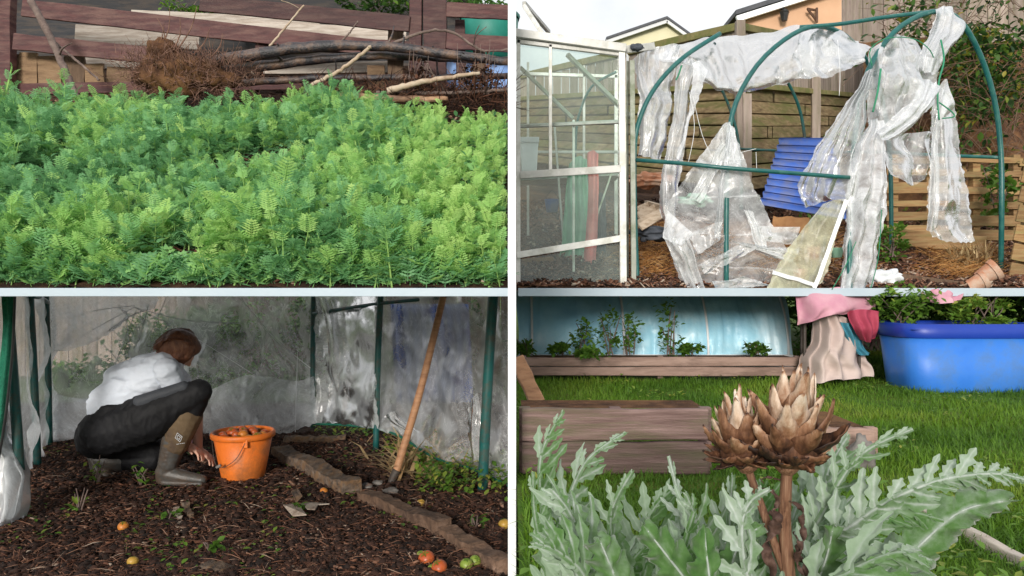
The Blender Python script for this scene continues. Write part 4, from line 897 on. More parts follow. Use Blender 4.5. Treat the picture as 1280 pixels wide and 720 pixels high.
post([(47,584,5.1),(43,480,5.08),(37,362,5.05)], 9, 'second teal post from the left')
post([(62,556,5.8),(60,460,5.78),(57,362,5.75)], 7.5, 'third teal post from the left, at the far corner')
post([(391,535,6.2),(391,450,6.2),(392,362,6.2)], 6.5, 'thinnest teal post at the back, right of the bucket')
post([(470,562,5.6),(472,460,5.6),(476,362,5.6)], 8, 'teal post just left of the long wooden handle')
post([(603,616,4.5),(609,490,4.48),(617,358,4.45)], 13, 'thick teal post at the right, standing in weeds')
q = spl([P(392,392,6.15),P(470,380,5.62),P(562,371,5.2)], 14); tag(MB().tube(q, .014, 10).build('tunnel_rail', M['teal_dark'], smooth=True), 'teal horizontal rail joining the two back posts', 'rail')
q = spl([P(40,370,5.0),P(50,372,5.3),P(60,378,5.7)], 8); tag(MB().tube(q, .016, 10).build('tunnel_rail', M['teal_dark'], smooth=True), 'short teal rail end at the top between the left posts', 'rail')
# back sheet
tw = thing('tunnel_cover', P(330,545,6.2), 'large wrinkled clear polythene sheet closing the back of the tunnel', 'polythene sheet', 'polythene walls of the tunnel')
sheet([[P(58,354,5.85),P(140,354,6.25),P(260,354,6.3),P(395,354,6.25),P(475,354,5.7),P(560,354,5.1),P(638,354,4.6)],
       [P(58,420,5.87),P(140,430,6.3),P(260,430,6.35),P(395,430,6.3),P(475,430,5.8),P(560,430,5.15),P(637,430,4.66)],
       [P(59,500,5.9),P(140,500,6.3),P(260,500,6.32),P(395,500,6.25),P(475,500,5.72),P(560,510,5.12),P(637,520,4.68)],
       [P(60,556,5.88),P(140,547,6.15),P(260,544,6.2),P(395,530,6.12),P(475,536,5.65),P(545,572,5.05),P(637,606,4.66)]], 260, 110, .04, 11, .07, 20, .005).build('film', M['filmback'], tw, smooth=True)
q = spl([P(395,530,6.05),P(440,532,5.85),P(490,541,5.5),P(545,573,5.0),P(590,586,4.75),P(637,608,4.6)], 40); MB().tube(q, .009, 6).build('hem', M['hem'], tw, smooth=True)
def fold(rows, seed, m='film', nu=30, nv=50):
    o = sheet([[P(*p) for p in r] for r in rows], nu, nv, .03, 2, .05, seed, .02).build('loose_fold', M[m], tw, smooth=True)
fold([[(395,372,6.0),(405,372,5.98),(415,376,6.0)],[(405,430,5.98),(418,430,5.9),(428,434,5.98)],[(410,470,6.0),(424,480,5.9),(436,478,5.98)],[(418,520,6.0),(440,528,5.9),(462,520,5.7)]], 31)
fold([[(480,520,5.55),(490,515,5.5),(500,520,5.5)],[(500,540,5.45),(510,536,5.4),(524,540,5.3)],[(528,560,5.2),(540,558,5.15),(552,566,5.1)]], 32)
fold([[(588,500,4.72),(600,490,4.7),(612,500,4.7)],[(585,550,4.75),(600,548,4.7),(612,552,4.7)],[(590,580,4.75),(602,584,4.7),(614,588,4.7)]], 34)
fold([[(64,490,5.88),(110,500,6.05),(170,498,6.1),(235,505,6.15)],[(64,520,5.86),(110,525,6.0),(170,528,6.05),(235,528,6.1)],[(64,552,5.84),(110,548,5.98),(170,546,6.0),(235,546,6.05)]], 35, 'filmleft', 80, 40)
fold([[(262,486,6.15),(310,470,6.15),(370,476,6.15),(393,470,6.15)],[(262,515,6.1),(310,512,6.1),(360,515,6.1),(395,505,6.1)],[(262,545,6.05),(310,543,6.05),(360,540,6.05),(395,531,6.05)]], 36, 'filmleft', 80, 40)
fold([[(394,360,6.1),(430,360,5.9),(470,360,5.6)],[(394,450,6.1),(430,450,5.9),(470,450,5.58)],[(396,529,6.05),(430,530,5.85),(472,536,5.55)]], 37, 'film', 60, 60)
fold([[(62,356,5.84),(120,356,6.1),(200,356,6.2)],[(62,400,5.84),(120,395,6.1),(190,384,6.2)],[(62,440,5.84),(110,430,6.05),(168,392,6.15)]], 38, 'filmmilk', 60, 40)
for pts in [[(170,388,6.1),(150,440,6.1),(128,490,6.1)], [(186,380,6.15),(178,410,6.1),(168,438,6.1)], [(158,390,6.2),(160,420,6.2),(163,436,6.2)], [(208,372,6.1),(196,400,6.1),(180,432,6.1)], [(372,440,6.1),(370,500,6.1),(369,540,6.1)], [(168,384,6.1),(240,420,6.15),(320,470,6.1)], [(168,384,6.1),(230,400,6.15),(300,404,6.1)], [(300,372,6.1),(340,420,6.15),(388,460,6.1)], [(70,440,6.0),(120,410,6.1),(168,384,6.1)], [(70,400,6.0),(120,388,6.1),(168,382,6.1)]]:
    MB().tube(spl([P(*p) for p in pts], 8), .0028, 5).build('string', M['whitebag'], tw)
# left side sheet
tl = thing('tunnel_cover', P(20,600,4.6), 'whitish dirty polythene sheet bunched along the left side of the tunnel', 'polythene sheet', 'polythene walls of the tunnel')
sheet([[P(-60,350,3.8),P(0,352,4.1),P(32,354,4.9),P(60,354,5.9)],[P(-60,450,3.9),P(-2,450,4.15),P(38,450,5.0),P(61,450,5.92)],[P(-50,540,4.0),P(2,545,4.2),P(42,530,5.05),P(62,520,5.92)],[P(-40,600,4.1),P(8,600,4.2),P(40,585,5.1),P(64,560,5.92)]], 70, 90, .06, 5, .1, 40, .01).build('film', M['filmleft'], tl, smooth=True)
sheet([[P(-30,500,3.9),P(6,505,4.0),P(18,540,4.05)],[P(-30,560,3.95),P(10,560,3.95),P(26,580,4.0)],[P(-30,620,3.9),P(12,615,3.85),P(30,625,3.95)],[P(-30,690,3.75),P(2,680,3.8),P(22,655,3.9)]], 50, 70, .05, 3, .10, 41, .02).build('bunched_film', M['filmdirty'], tl, smooth=True)
M['net'] = surf('green_net', [(.005,.12,.07), (.02,.22,.13)], 60, .7, .8, 200)
sheet([[P(2,352,3.88),P(10,352,3.86),P(19,352,3.88)],[P(2,430,3.88),P(9,430,3.86),P(16,432,3.88)],[P(-6,510,3.88),P(1,510,3.86),P(8,512,3.88)],[P(-16,570,3.88),P(-9,575,3.86),P(-2,575,3.88)]], 14, 60, .012, 2, .02, 42).build('green_strip', M['net'], tl, smooth=True)
MB().tube(spl([P(19,352,3.85),P(16,432,3.85),P(8,512,3.85),P(-2,575,3.85)], 40), .007, 6).build('edging_cord', M['black'], tl)

# beyond the film
shrub('hedge_bush', P(215,470,9.3), 1.3, .5, .62, 7000, 'hedge', .085, 'soft green bush seen through the clear film behind the kneeling person', 'bush', (.2,.9), 24, seed=51)
shrub('hedge_bush', P(350,452,9.8), 1.6, .5, .85, 6500, 'hedge', .085, 'taller green bush seen through the film above the orange bucket', 'bush', (.3,1), 20, seed=52)
shrub('conifer_bush', P(180,428,8.9), .22, .2, .32, 1300, 'hedge', .05, 'small bright green bush just left of the hair of the person', 'bush', (.6,1.1), 6, seed=53)
shrub('hedge_bush', P(560,500,8.9), .9, .3, .6, 2600, 'shrubleaf', .07, 'dark green bush behind the film right of the wooden handle', 'bush', (.2,.9), 12, seed=54)
shrub('hedge_bush', P(610,460,8.9), .5, .3, .7, 1300, 'shrubleaf', .07, 'dark bush behind the film at the far right of the tunnel', 'bush', (.2,.8), 12, seed=55)
for i, (x0, y0, x1, y1, w_) in enumerate([(90,520,235,500,14), (80,535,230,522,12), (95,505,200,488,8)]):
    tag(MB().beam(P(x0,y0,8.0+i*.2), P(x1,y1,8.3+i*.2), px2m(w_,8), .05, seg=6, wob=.01).build('plank', M['bluegrey'], bevel=.004), ['wide blue grey board behind the film, left of the hips of the person', 'lowest blue grey board behind the film by the corner post', 'narrow upper blue grey board behind the film'][i], 'plank', 'blue grey boards outside the tunnel')
mb = MB(); vs = []
for j in range(9):
    for i in range(71):
        f, q_ = i/70, j/8; a = P(lerp(488,585,f), 380, 8.5); b = P(lerp(495,592,f), 508, 8.3); p = a.lerp(b, q_); p.y += .03*math.sin(f*2*math.pi*9); vs.append(p)
mb.add(vs, [(j*71+i, j*71+i+1, (j+1)*71+i+1, (j+1)*71+i) for j in range(8) for i in range(70)])
o = mb.build('corrugated_sheet', M['bluesheet'], smooth=True); sm = o.modifiers.new('thick', 'SOLIDIFY'); sm.thickness = .006
tag(o, 'blue corrugated sheet seen blurred through the film behind the wooden handle', 'corrugated sheet')
bb = thing('board_fence', P(300,500,11), 'dull brown board fence beyond the tunnel film, behind the green bushes', 'fence')
for i in range(38):
    x0 = -40+i*18; MB().quadboard([P(x0,500,11.1), P(x0+17.2,500,11.1), P(x0+17.2,345,11.1), P(x0,345,11.1)], .02).build('board', M['fencegrey'], bb)

# --- litter and weeds on the soil
rnd = random.Random(77)
sc = Scatter()
def inpatch(x, y): return nz(x*.9+3, y*.9, 8)
for k in range(42000):
    y = 2.9+rnd.random()**1.5*3.3; x = -.05-rnd.random()*(.74*y)
    px = 640+x/y*F
    dens = .35+.9*max(0, inpatch(x,y)+.3)+(.5 if px > 190 and y < 4.5 else 0)
    if rnd.random() > dens: continue
    big = rnd.random() < .04
    sc.put(CHIP[rnd.randrange(8)], (x, y, .012+nz(x*2.3,y*2.3,1)*.022), rotm(rnd.random()*6.3, R(rnd.uniform(-5,35))), rnd.uniform(.008,.03)*(2.2 if big else 1), min(1, rnd.random()**1.25*(.95 if rnd.random() < .97 else 1.4)))
for k in range(9000):
    y = 2.9+rnd.random()**1.4*3.4; x = -.05-rnd.random()*(.74*y)
    sc.put(CLOD[rnd.randrange(6)], (x, y, .0+nz(x*2.3,y*2.3,1)*.022), rotm(rnd.random()*6.3, rnd.random()*3), rnd.uniform(.012,.05), rnd.uniform(0,.42))
for k in range(3500):
    y = 2.9+rnd.random()**1.4*3.2; x = -.05-rnd.random()*(.74*y)
    sc.put(TWIG, (x, y, .014+nz(x*2.3,y*2.3,1)*.022), rotm(rnd.random()*6.3, R(rnd.uniform(-5,18))), rnd.uniform(.03,.13), rnd.uniform(.3,.95))
o = sc.build('soil_litter', M['debris']); o['kind'] = 'stuff'
sc = Scatter()
for k in range(1500):
    y = 2.9+rnd.random()**1.2*3.0; x = -.05-rnd.random()*(.74*y)
    if inpatch(x*1.7+4, y*1.7) < .02: continue
    sc.put(LEAF[rnd.randrange(3)], (x, y, .02), rotm(rnd.random()*6.3, R(rnd.uniform(-10,30))), rnd.uniform(.02,.045), rnd.uniform(0,.9))
for px0, px1, r0, r1, n in [(520,636,575,625,900), (480,560,540,580,350), (395,470,536,548,250)]:
    for k in range(n):
        px, py = rnd.uniform(px0,px1), rnd.uniform(r0,r1); Y = CZ*F/(py-360)
        sc.put(LEAF[rnd.randrange(3)], ((px-640)/F*Y, Y, rnd.uniform(.02,.14)), rotm(rnd.random()*6.3, R(rnd.uniform(-40,50))), rnd.uniform(.02,.06), rnd.uniform(.1,1))
o = sc.build('low_weeds', M['weed']); o['kind'] = 'stuff'
sc = Scatter()
for k in range(420):
    px, py = rnd.gauss(530,26), rnd.gauss(578,13)
    if py < 545: continue
    Y = CZ*F/(py-360)
    sc.put(BL_[k % 3], ((px-640)/F*Y, Y, .01), rotm(rnd.random()*6.3, R(rnd.uniform(0,60))), rnd.uniform(.12,.35), rnd.uniform(.4,1))
o = sc.build('dry_grass', M['straw']); o['kind'] = 'stuff'
def weed(px, py, r_, h_, n, label, seed, mt='weed', ls=.05, sh=(.1,.8)):
    Y = CZ*F/(py-360); return shrub('weed_plant', P(px,py,Y)+Vector((0,0,h_)), r_, r_*.7, h_, n, mt, ls, label, 'weed', sh, 5, 'small weeds in the tunnel soil', seed)
weed(178,606,.07,.07,16,'leafy green weed between the boot and the kneeling knee',61)
weed(120,606,.08,.10,20,'thin yellowish weed left of the bent foot',62,sh=(.5,1.1))
weed(100,640,.05,.07,12,'spindly yellow green weed in open soil left of the person',63,sh=(.6,1.1))
weed(556,612,.09,.06,30,'clump of broad green leaves left of the thick right post',64,ls=.07,sh=(.0,.5))
weed(595,662,.05,.04,14,'small lobed green weed on bare soil at the right',65,sh=(.1,.4))
weed(264,692,.04,.03,10,'tiny green weed in the middle foreground',66,sh=(.1,.4))
weed(210,650,.04,.03,8,'tiny green weed beside the pale split stick',67,sh=(.1,.4))
weed(372,642,.035,.03,10,'tiny green weed beside the curl of pale bark',68,sh=(.1,.4))
# --- logs, sticks
def timber(name, a, b, w_, d_, m, label, cat='log', seg=18, wob=.02, w1=None):
    Ya, Yb = CZ*F/(a[1]-360), CZ*F/(b[1]-360); pa, pb = P(*a,Ya), P(*b,Yb); pa.z = w_*.35; pb.z = (w1 or w_)*.35
    mb = MB(); wa, wb = w_*.8, (w1 or w_)*.8
    mb.beam(pa, pb, wa, d_*1.25, seg=seg*2, wob=wob, w1=wb)
    for v in mb.v:       # rotten, split edges
        q = noise.noise(v*23); v += Vector((.010*q, .006*noise.noise(v*31), .012*noise.noise(v*19+Vector((3,1,7)))-.010*max(0, noise.noise(v*8))))
    return tag(mb.build(name, M[m], smooth=False), label, cat)
timber('log', (348,570), (440,619), .10, .1, 'rottenwood', 'grey rotten log lying diagonally right of the orange bucket', w1=.115)
timber('log', (455,624), (555,668), .07, .07, 'rottenbrown', 'brown split timber continuing in line below the grey log', w1=.09)
timber('log', (556,670), (632,716), .07, .07, 'rottenbrown', 'crumbling brown timber end at the lower right corner of the tunnel', w1=.08)
timber('log', (355,553), (432,551), .055, .06, 'rottenwood', 'short grey batten lying at the back, right of the bucket')
timber('stick', (219,640), (229,662), .03, .02, 'palebark', 'pale split stick lying in the middle of the soil', 'stick', 6, .01)
timber('stick', (230,636), (240,650), .045, .02, 'rottenwood', 'small grey wood offcut right beside the pale split stick', 'offcut', 6, .02)
timber('stick', (248,698), (262,718), .02, .02, 'rottenbrown', 'brown stick at the bottom edge of the soil', 'stick', 6, .01)
timber('log', (256,712), (285,719), .05, .05, 'rottenwood', 'broken grey timber end at the bottom edge of the soil', 'log', 6, .02)
def flatpiece(pts, label, m='palebark', nm='bark_piece'):
    mb = MB(); c = [P(px,py,CZ*F/(py-360)) for px, py in pts]
    for p in c: p.z = .035+rnd.uniform(-.012,.025)
    return tag(mb.quadboard(c, .006, (0,0,-1)).build(nm, M[m], bevel=.001), label, 'bark')
flatpiece([(354,640),(372,634),(380,646),(383,656),(366,652)], 'wide curl of pale bark lying on the soil, left piece')
flatpiece([(378,634),(392,636),(412,641),(398,642),(394,649),(384,645)], 'narrow forked curl of pale bark, right piece')
flatpiece([(364,622),(372,618),(378,632),(370,634)], 'small grey flake of bark above the pale curls', 'rottenwood')
# stones
for i, (px, py, r_) in enumerate([(458,611,.035), (472,606,.03), (490,618,.04)]):
    Y = CZ*F/(py-360); mb = MB(); mb.blob(P(px,py,Y)+Vector((0,0,r_*.4)), r_, 3, .4, 2, (1.2,1,.6))
    tag(mb.build('stone', M['stone'], smooth=True), ['grey stone left of the handle foot', 'small grey stone just behind the handle foot', 'flat grey stone right below the handle foot'][i], 'stone', 'stones by the handle foot')
# --- fruit lying on the soil
def fruit(px, py, r_, m, label, Y=None, z=None, group='fallen tomatoes on the soil'):
    Y = Y or CZ*F/(py-360); p = P(px,py,Y); 
    if z is None: p.z = r_*.8
    else: p.z = z
    t = thing('tomato', p-Vector((0,0,r_*.9)), label, 'tomato', group)
    prof = [(r_*math.sin(a)*(1.05), -r_*.9*math.cos(a)+(-.12*r_ if a > 2.9 else 0)) for a in [math.pi*i/12 for i in range(13)]]
    rot = Euler((rnd.uniform(-.7,.7), rnd.uniform(-.7,.7), 0)).to_matrix()
    mb = MB(); mb.lathe(p, prof, 20, rot=rot); mb.build('flesh', M[m], t, smooth=True)
    mb = MB()
    for k in range(5):
        a = k*1.257; d = Vector((math.cos(a), math.sin(a), .15)); s_ = Vector((-math.sin(a), math.cos(a), 0)); top = Vector((0,0,r_*.86))
        mb.add([p+rot@(top), p+rot@(top+d*r_*.3+s_*r_*.12), p+rot@(top+d*r_*.62+Vector((0,0,-r_*.12))), p+rot@(top+d*r_*.3-s_*r_*.12)], [(0,1,2,3)], .3)
    mb.build('calyx', M['weed'], t); return t
fruit(533,706,.036,'tomred','red tomato at the bottom of the soil, upper one of the two red ones')
fruit(549,717,.034,'tomred','red tomato at the very bottom edge, right of the other red one')
fruit(526,699,.022,'tomgreen','small green tomato just above the upper red tomato')
fruit(540,715,.02,'tomgreen','tiny green tomato between the two red tomatoes')
fruit(583,712,.028,'tomgreen','green tomato lying left of its twin by the crumbling timber')
fruit(594,707,.026,'tomgreen','green tomato lying right of its twin by the crumbling timber')
fruit(154,663,.026,'tomorange','lone orange tomato on the soil in front of the person')
fruit(166,707,.024,'tomyellow','yellow orange tomato at the bottom left of the soil')
fruit(405,618,.024,'tomorange','orange tomato beside the grey rotten log')
fruit(526,633,.024,'tomyellow','pale yellow green tomato right of the brown split timber')
fruit(630,661,.030,'tomyellow','yellow tomato at the far right of the soil beside the panel divider')
fruit(606,612,.040,'terracotta','brown rotten tomato behind the thick right post')

# --- orange bucket
by = CZ*F/(597-360); bc = P(304,597,by); bc.z = .004
bk = thing('bucket', bc, 'bright orange plastic bucket heaped with tomatoes beside the person', 'bucket')
rb_, rt_, hb_ = px2m(25,by), px2m(36,by), px2m(56,by)
MB().lathe(bc, [(0,0),(rb_,0),(rb_+.004,.01),(rt_,hb_),(rt_-.006,hb_),(rb_,.02),(0,.02)], 48).build('body', M['orangeplastic'], bk, smooth=True)
MB().lathe(bc, [(rt_-.008,hb_-.002),(rt_-.004,hb_+.008),(rt_+.006,hb_+.010),(rt_+.014,hb_),(rt_+.013,hb_-.025),(rt_+.006,hb_-.03),(rt_-.002,hb_-.028)], 48).build('rim', M['orangeplastic'], bk, smooth=True)
top = bc+Vector((0,0,hb_-.02))
MB().tube(spl([top+Vector((-rt_*.85,-rt_*.6,0)), top+Vector((-rt_*.5,-rt_*1.02,-.16)), top+Vector((rt_*.1,-rt_*1.05,-.12)), top+Vector((rt_*.45,-rt_*.95,.0))], 24), .0025, 6).build('handle', M['steel'], bk, smooth=True)
MB().tube([top+Vector((-rt_*.52,-rt_*1.02,-.165)), top+Vector((-rt_*.36,-rt_*1.03,-.150))], .009, 8).build('grip', M['stone'], bk)
MB().box(top+Vector((rt_*.42,-rt_*.93,-.02)), (.03,.016,.05)).build('handle_lug', M['orangeplastic'], bk, bevel=.004)
MB().lathe(bc+Vector((0,0,hb_-.05)), [(0,.02),(rt_*.6,.01),(rt_-.014,-.01)], 24).build('soil_fill', M['soil'], bk)
k = 0
lay = [(0, .03, 1), (.07, .025, 6), (.13, .005, 11)]
for rr, zz, n in lay:
    for j in range(n):
        a = 6.283*j/n+rnd.uniform(-.2,.2); m = rnd.choice(['tomred','tomred','tomorange','tomgreen','tomgreen'])
        p = bc+Vector((rr*math.cos(a), rr*math.sin(a), 0)); side = 'front' if math.sin(a) < -.3 else 'back' if math.sin(a) > .3 else 'middle'
        cn = {'tomred':'red','tomorange':'orange','tomgreen':'green'}[m]
        px_, py_ = 640+p.x/p.y*F, 360
        t = fruit(px_, 360, rnd.uniform(.024,.034), m, '%s tomato in the heap filling the orange bucket' % cn, p.y, bc.z+hb_+zz-.026, '%s tomatoes heaped in the orange bucket' % cn)

# --- long wooden handle stuck in the soil
hd = thing('garden_hoe', P(488,606,4.7), 'long wooden handled garden tool standing upright with its head in the soil', 'garden tool')
MB().tube(spl([P(494,594,4.72),P(527,482,4.82),P(559,350,4.95)], 20), [px2m(5,4.8), px2m(4.4,4.8)], 14).build('handle', M['handlewood'], hd, smooth=True)
MB().tube(spl([P(496,588,4.715),P(490,600,4.70),P(486,614,4.68)], 8), [px2m(5.6,4.7), px2m(3.5,4.7)], 12).build('socket', M['steel'], hd, smooth=True)
MB().quadboard([P(478,618,4.68),P(495,618,4.7),P(492,609,4.7),P(482,609,4.69)], .006).build('blade', M['steel'], hd)

# ------------------------------------------------------------------ the crouching person
def H(px, py, dy=0.0): return P(px, py, 4.72+dy)
M['skin'] = surf('skin', [(.50,.28,.20), (.58,.34,.25)], 8, .5, .1, 90)
M['shirt'] = surf('white_cotton', [(.62,.67,.76), (.70,.74,.82)], 5, .9, .5, 26, dist=.008)
M['leggings'] = surf('black_leggings', [(.006,.006,.007), (.014,.014,.016)], 5, .7, .35, 24, dist=.01, spec=.25)
M['bandgrey'] = surf('dark_grey_band', [(.03,.033,.04), (.05,.055,.065)], 6, .7, .3, 40)
M['hair'] = surf('auburn_hair', [(.05,.018,.010), (.13,.05,.026), (.20,.085,.04)], 60, .5, .8, 150, (1,1,.25))
M['bootgrey'] = surf('muddy_grey_rubber', [(.04,.04,.038), (.095,.092,.086)], 9, .45, .3, 40, dirt=(.07,.045,.03), dscale=7)
M['bootbrown'] = surf('olive_brown_neoprene', [(.095,.062,.032), (.135,.09,.048)], 9, .8, .3, 60, dirt=(.07,.045,.03), dscale=6)
M['cuff'] = surf('lilac_cuff', [(.42,.36,.55), (.5,.44,.62)], 9, .8, .3, 60)
M['eye'] = surf('eye', [(.5,.5,.48), (.6,.6,.58)], 5, .2, 0, 60)
pe = thing('person', H(170,604), 'person in white t-shirt, black leggings and wellington boots crouching over the soil', 'person')
hc = H(225,438,.03); f = Vector((.50,.42,-.76)).normalized(); s_ = Vector((.05,-1,-.1)); s_ = (s_-f*s_.dot(f)).normalized(); u = s_.cross(f).normalized()
if u.z < 0: u = -u
def hp(a, b, c_): return hc+f*a+u*b+s_*c_     # forward, up, towards camera
neck0 = H(204,456,.02)
sn, sf = H(208,462,-.15), H(212,458,.17)
en, ef = H(236,510,.0), H(246,508,.18)
wn, wf = H(234,556,.03), H(248,562,.14)
caps = [(H(150,510,.0),.12,H(180,480,.0),.115), (H(180,480,.0),.12,H(206,458,.01),.105), (neck0,.055,hp(-.05,-.05,0),.052),
        (hp(0,.02,0),.088,hp(-.035,.025,0),.088), (hp(.035,-.055,0),.05,hp(.062,-.085,0),.026), (hp(.04,0,.03),.05,hp(.04,-.03,-.03),.05),
        (hp(.088,.012,0),.010,hp(.112,-.022,0),.013), (hp(.095,-.026,.0),.012,hp(.088,-.03,0),.02),
        (hp(.080,-.052,.014),.010,hp(.080,-.052,-.014),.010), (hp(.078,.03,.03),.014,hp(.078,.03,-.03),.014),
        (hp(-.005,-.005,.080),.010,hp(-.012,.015,.082),.012), (hp(-.005,-.005,-.085),.014,hp(-.012,.02,-.090),.018)]
for a, b, c_ in ((sn, en, wn), (sf, ef, wf)):
    caps += [(a,.058,b,.044), (b,.043,c_,.027)]
def hand(w_, d, side, caps):
    d = d.normalized(); sd_ = Vector(side); sd_ = (sd_-d*sd_.dot(d)).normalized(); nn = d.cross(sd_); nn = nn if nn.z < 0 else -nn
    caps.append((w_, .025, w_+d*.05, .026)); caps.append((w_+d*.05+sd_*.022, .017, w_+d*.085+sd_*.028, .014)); caps.append((w_+d*.05-sd_*.022, .017, w_+d*.085-sd_*.028, .014))
    for k, L in enumerate((.062,.075,.070,.055)):
        o_ = sd_*(.031-.0205*k); k0 = w_+d*.085+o_; k1 = k0+d*L*.5+nn*.008+sd_*(.008-.005*k); k2 = k1+d*L*.35+nn*.024
        caps += [(k0,.0095,k1,.0085), (k1,.0085,k2,.007)]
    t0 = w_+d*.03+sd_*.024; t1 = t0+d*.025+sd_*.028+nn*.01; t2 = t1+d*.032+sd_*.006+nn*.006; caps += [(t0,.013,t1,.011), (t1,.010,t2,.008)]
hand(wn, Vector((.8,-.15,-.42)), (.1,-1,.1), caps); hand(wf, Vector((.75,-.1,-.45)), (.1,-1,.1), caps)
remesh('body', caps, M['skin'], pe, .0055, 2)
# t-shirt
shirt = [(H(160,480,.0),.155,H(196,468,.01),.155), (H(142,503,-.06),.125,H(182,474,-.05),.12), (H(142,503,.08),.125,H(182,474,.08),.12), (H(182,474,-.06),.12,H(203,460,-.07),.10), (H(182,474,.08),.12,H(203,460,.10),.10),
         (H(150,497,.01),.135,H(192,466,.01),.135), (H(203,460,0),.10,H(215,454,.01),.075), (sn,.074,sn.lerp(en,.45),.066), (sf,.074,sf.lerp(ef,.45),.066),
         (H(139,501,-.06),.128,H(160,486,-.05),.135), (H(139,501,.08),.128,H(160,486,.06),.135), (H(131,507,-.08),.105,H(140,503,-.06),.115), (H(131,507,.09),.105,H(140,503,.08),.115)]
sh_o = remesh('t_shirt', shirt, M['shirt'], pe, .007, 3, wrinkle=.011, wdir=(.6,.8,1.5), wsc=7)
leg = [(H(130,538,-.09),.146,H(146,518,-.08),.13), (H(127,540,.12),.150,H(146,518,.10),.13), (H(124,546,0),.145,H(150,515,.0),.13),
       (H(134,540,-.10),.148,H(185,522,-.12),.160), (H(185,522,-.12),.160,H(248,490,-.12),.084), (H(250,490,-.12),.074,H(246,500,-.11),.070), (H(249,494,-.11),.070,H(232,535,-.10),.062), 
       (H(133,548,.14),.135,H(192,562,.18),.085), (H(192,564,.18),.080,H(192,572,.18),.075), (H(190,574,.17),.072,H(140,578,.15),.055)]
remesh('leggings', leg, M['leggings'], pe, .007, 3, wrinkle=.005, wdir=(1.6,.8,.8), wsc=10)
band = [(H(150,497,-.19),.024,H(228,474,-.20),.022), (H(150,504,-.19),.024,H(228,481,-.20),.022)]
remesh('pocket_band', [(H(176,502,-.205),.045,H(230,484,-.165),.040)], M['bandgrey'], pe, .006, 2)
# near boot: brown shaft, grey foot
bt = remesh('boot', [(H(218,552,-.10),.080,H(211,578,-.10),.066), (H(211,578,-.10),.058,H(205,590,-.10),.055), (H(204,594,-.10),.048,H(204,598,-.10),.046), (H(208,592,-.10),.052,H(232,597,-.10),.044), (H(232,597,-.10),.042,H(252,600,-.11),.034)], M['bootgrey'], pe, .006, 3)
bt['org'] = pe['org']
shf = remesh('shaft', [(H(234,520,-.10),.096,H(220,554,-.10),.084)], M['bootbrown'], bt, .006, 1)
sol = remesh('sole', [(H(202,603,-.10),.020,H(232,605,-.10),.022), (H(232,605,-.10),.022,H(254,605,-.11),.020), (H(204,603,-.07),.02,H(250,605,-.08),.02), (H(204,603,-.13),.02,H(250,605,-.14),.02)], M['bootgrey'], bt, .006, 2)
cz_ = H(232,543,-.10)+Vector((-.002,-.091,0)); mb = MB(); ex, ez = Vector((1,-.05,.15)), Vector((-.25,-.10,1)); 
for rr in (.028, .014):
    q = [cz_+ez*rr, cz_+ex*rr*.8, cz_-ez*rr, cz_-ex*rr*.8]
    for i in range(4): mb.tube([q[i], q[(i+1)%4]], .0016, 4)
for x_ in (-.022,-.012,0,.012,.022): mb.tube([cz_-ez*.040+ex*(x_-.004), cz_-ez*.040+ex*(x_+.004)], .0014, 4)
mb.build('emblem', M['whitebag'], bt)
bt2 = remesh('boot', [(H(150,577,.15),.066,H(124,574,.14),.058), (H(122,574,.14),.056,H(122,582,.14),.052), (H(122,582,.14),.050,H(136,598,.13),.036)], M['bootgrey'], pe, .006, 3)
bt2['org'] = pe['org']
remesh('sole', [(H(112,572,.14),.018,H(128,602,.13),.018), (H(114,574,.10),.016,H(130,602,.10),.016)], M['bootgrey'], bt2, .006, 2)
remesh('glove_cuff', [(wn.lerp(en,.14),.034,wn.lerp(en,-.02),.031)], M['cuff'], pe, .005, 1)
# hair: cap, nape and a loose bun, strand tubes
hair = [(hp(.0,.0,.055),.055,hp(.02,-.06,.06),.028), (hp(.03,.03,.05),.045,hp(.06,-.04,.055),.018), (hp(-.012,.04,0),.098,hp(-.05,.03,0),.092), (hp(.03,.075,0),.055,hp(-.02,.08,0),.06), (hp(-.06,-.01,.03),.07,hp(-.07,-.06,.02),.05), (hp(-.06,-.01,-.03),.07,hp(-.07,-.06,-.02),.05), (hp(-.03,.02,.055),.048,hp(-.02,-.04,.07),.022), (hp(-.03,.02,-.055),.048,hp(-.02,-.04,-.07),.022)]
ho = remesh('hair', hair, M['hair'], pe, .007, 2); ho['org'] = pe['org']
mb = MB(); r = random.Random(9)
for i in range(260):
    a = r.uniform(-1.5,1.5); p0 = hp(.05,.085,a*.025); p1 = hp(-.05,.11,a*.06); p2 = hp(-.13,.01,a*.055); p3 = hp(-.11+r.uniform(-.02,.02),-.07+r.uniform(-.03,.03),a*.045)
    mb.tube(spl([p0,p1,p2,p3], 9), [.004,.002], 4, cap=False)
mb.build('strands', M['hair'], ho)
for s__ in (1,-1):
    mb = MB(); mb.blob(hp(.078,.008,.032*s__), .0115, 2, 0); mb.build('eye', M['eye'], pe, smooth=True)
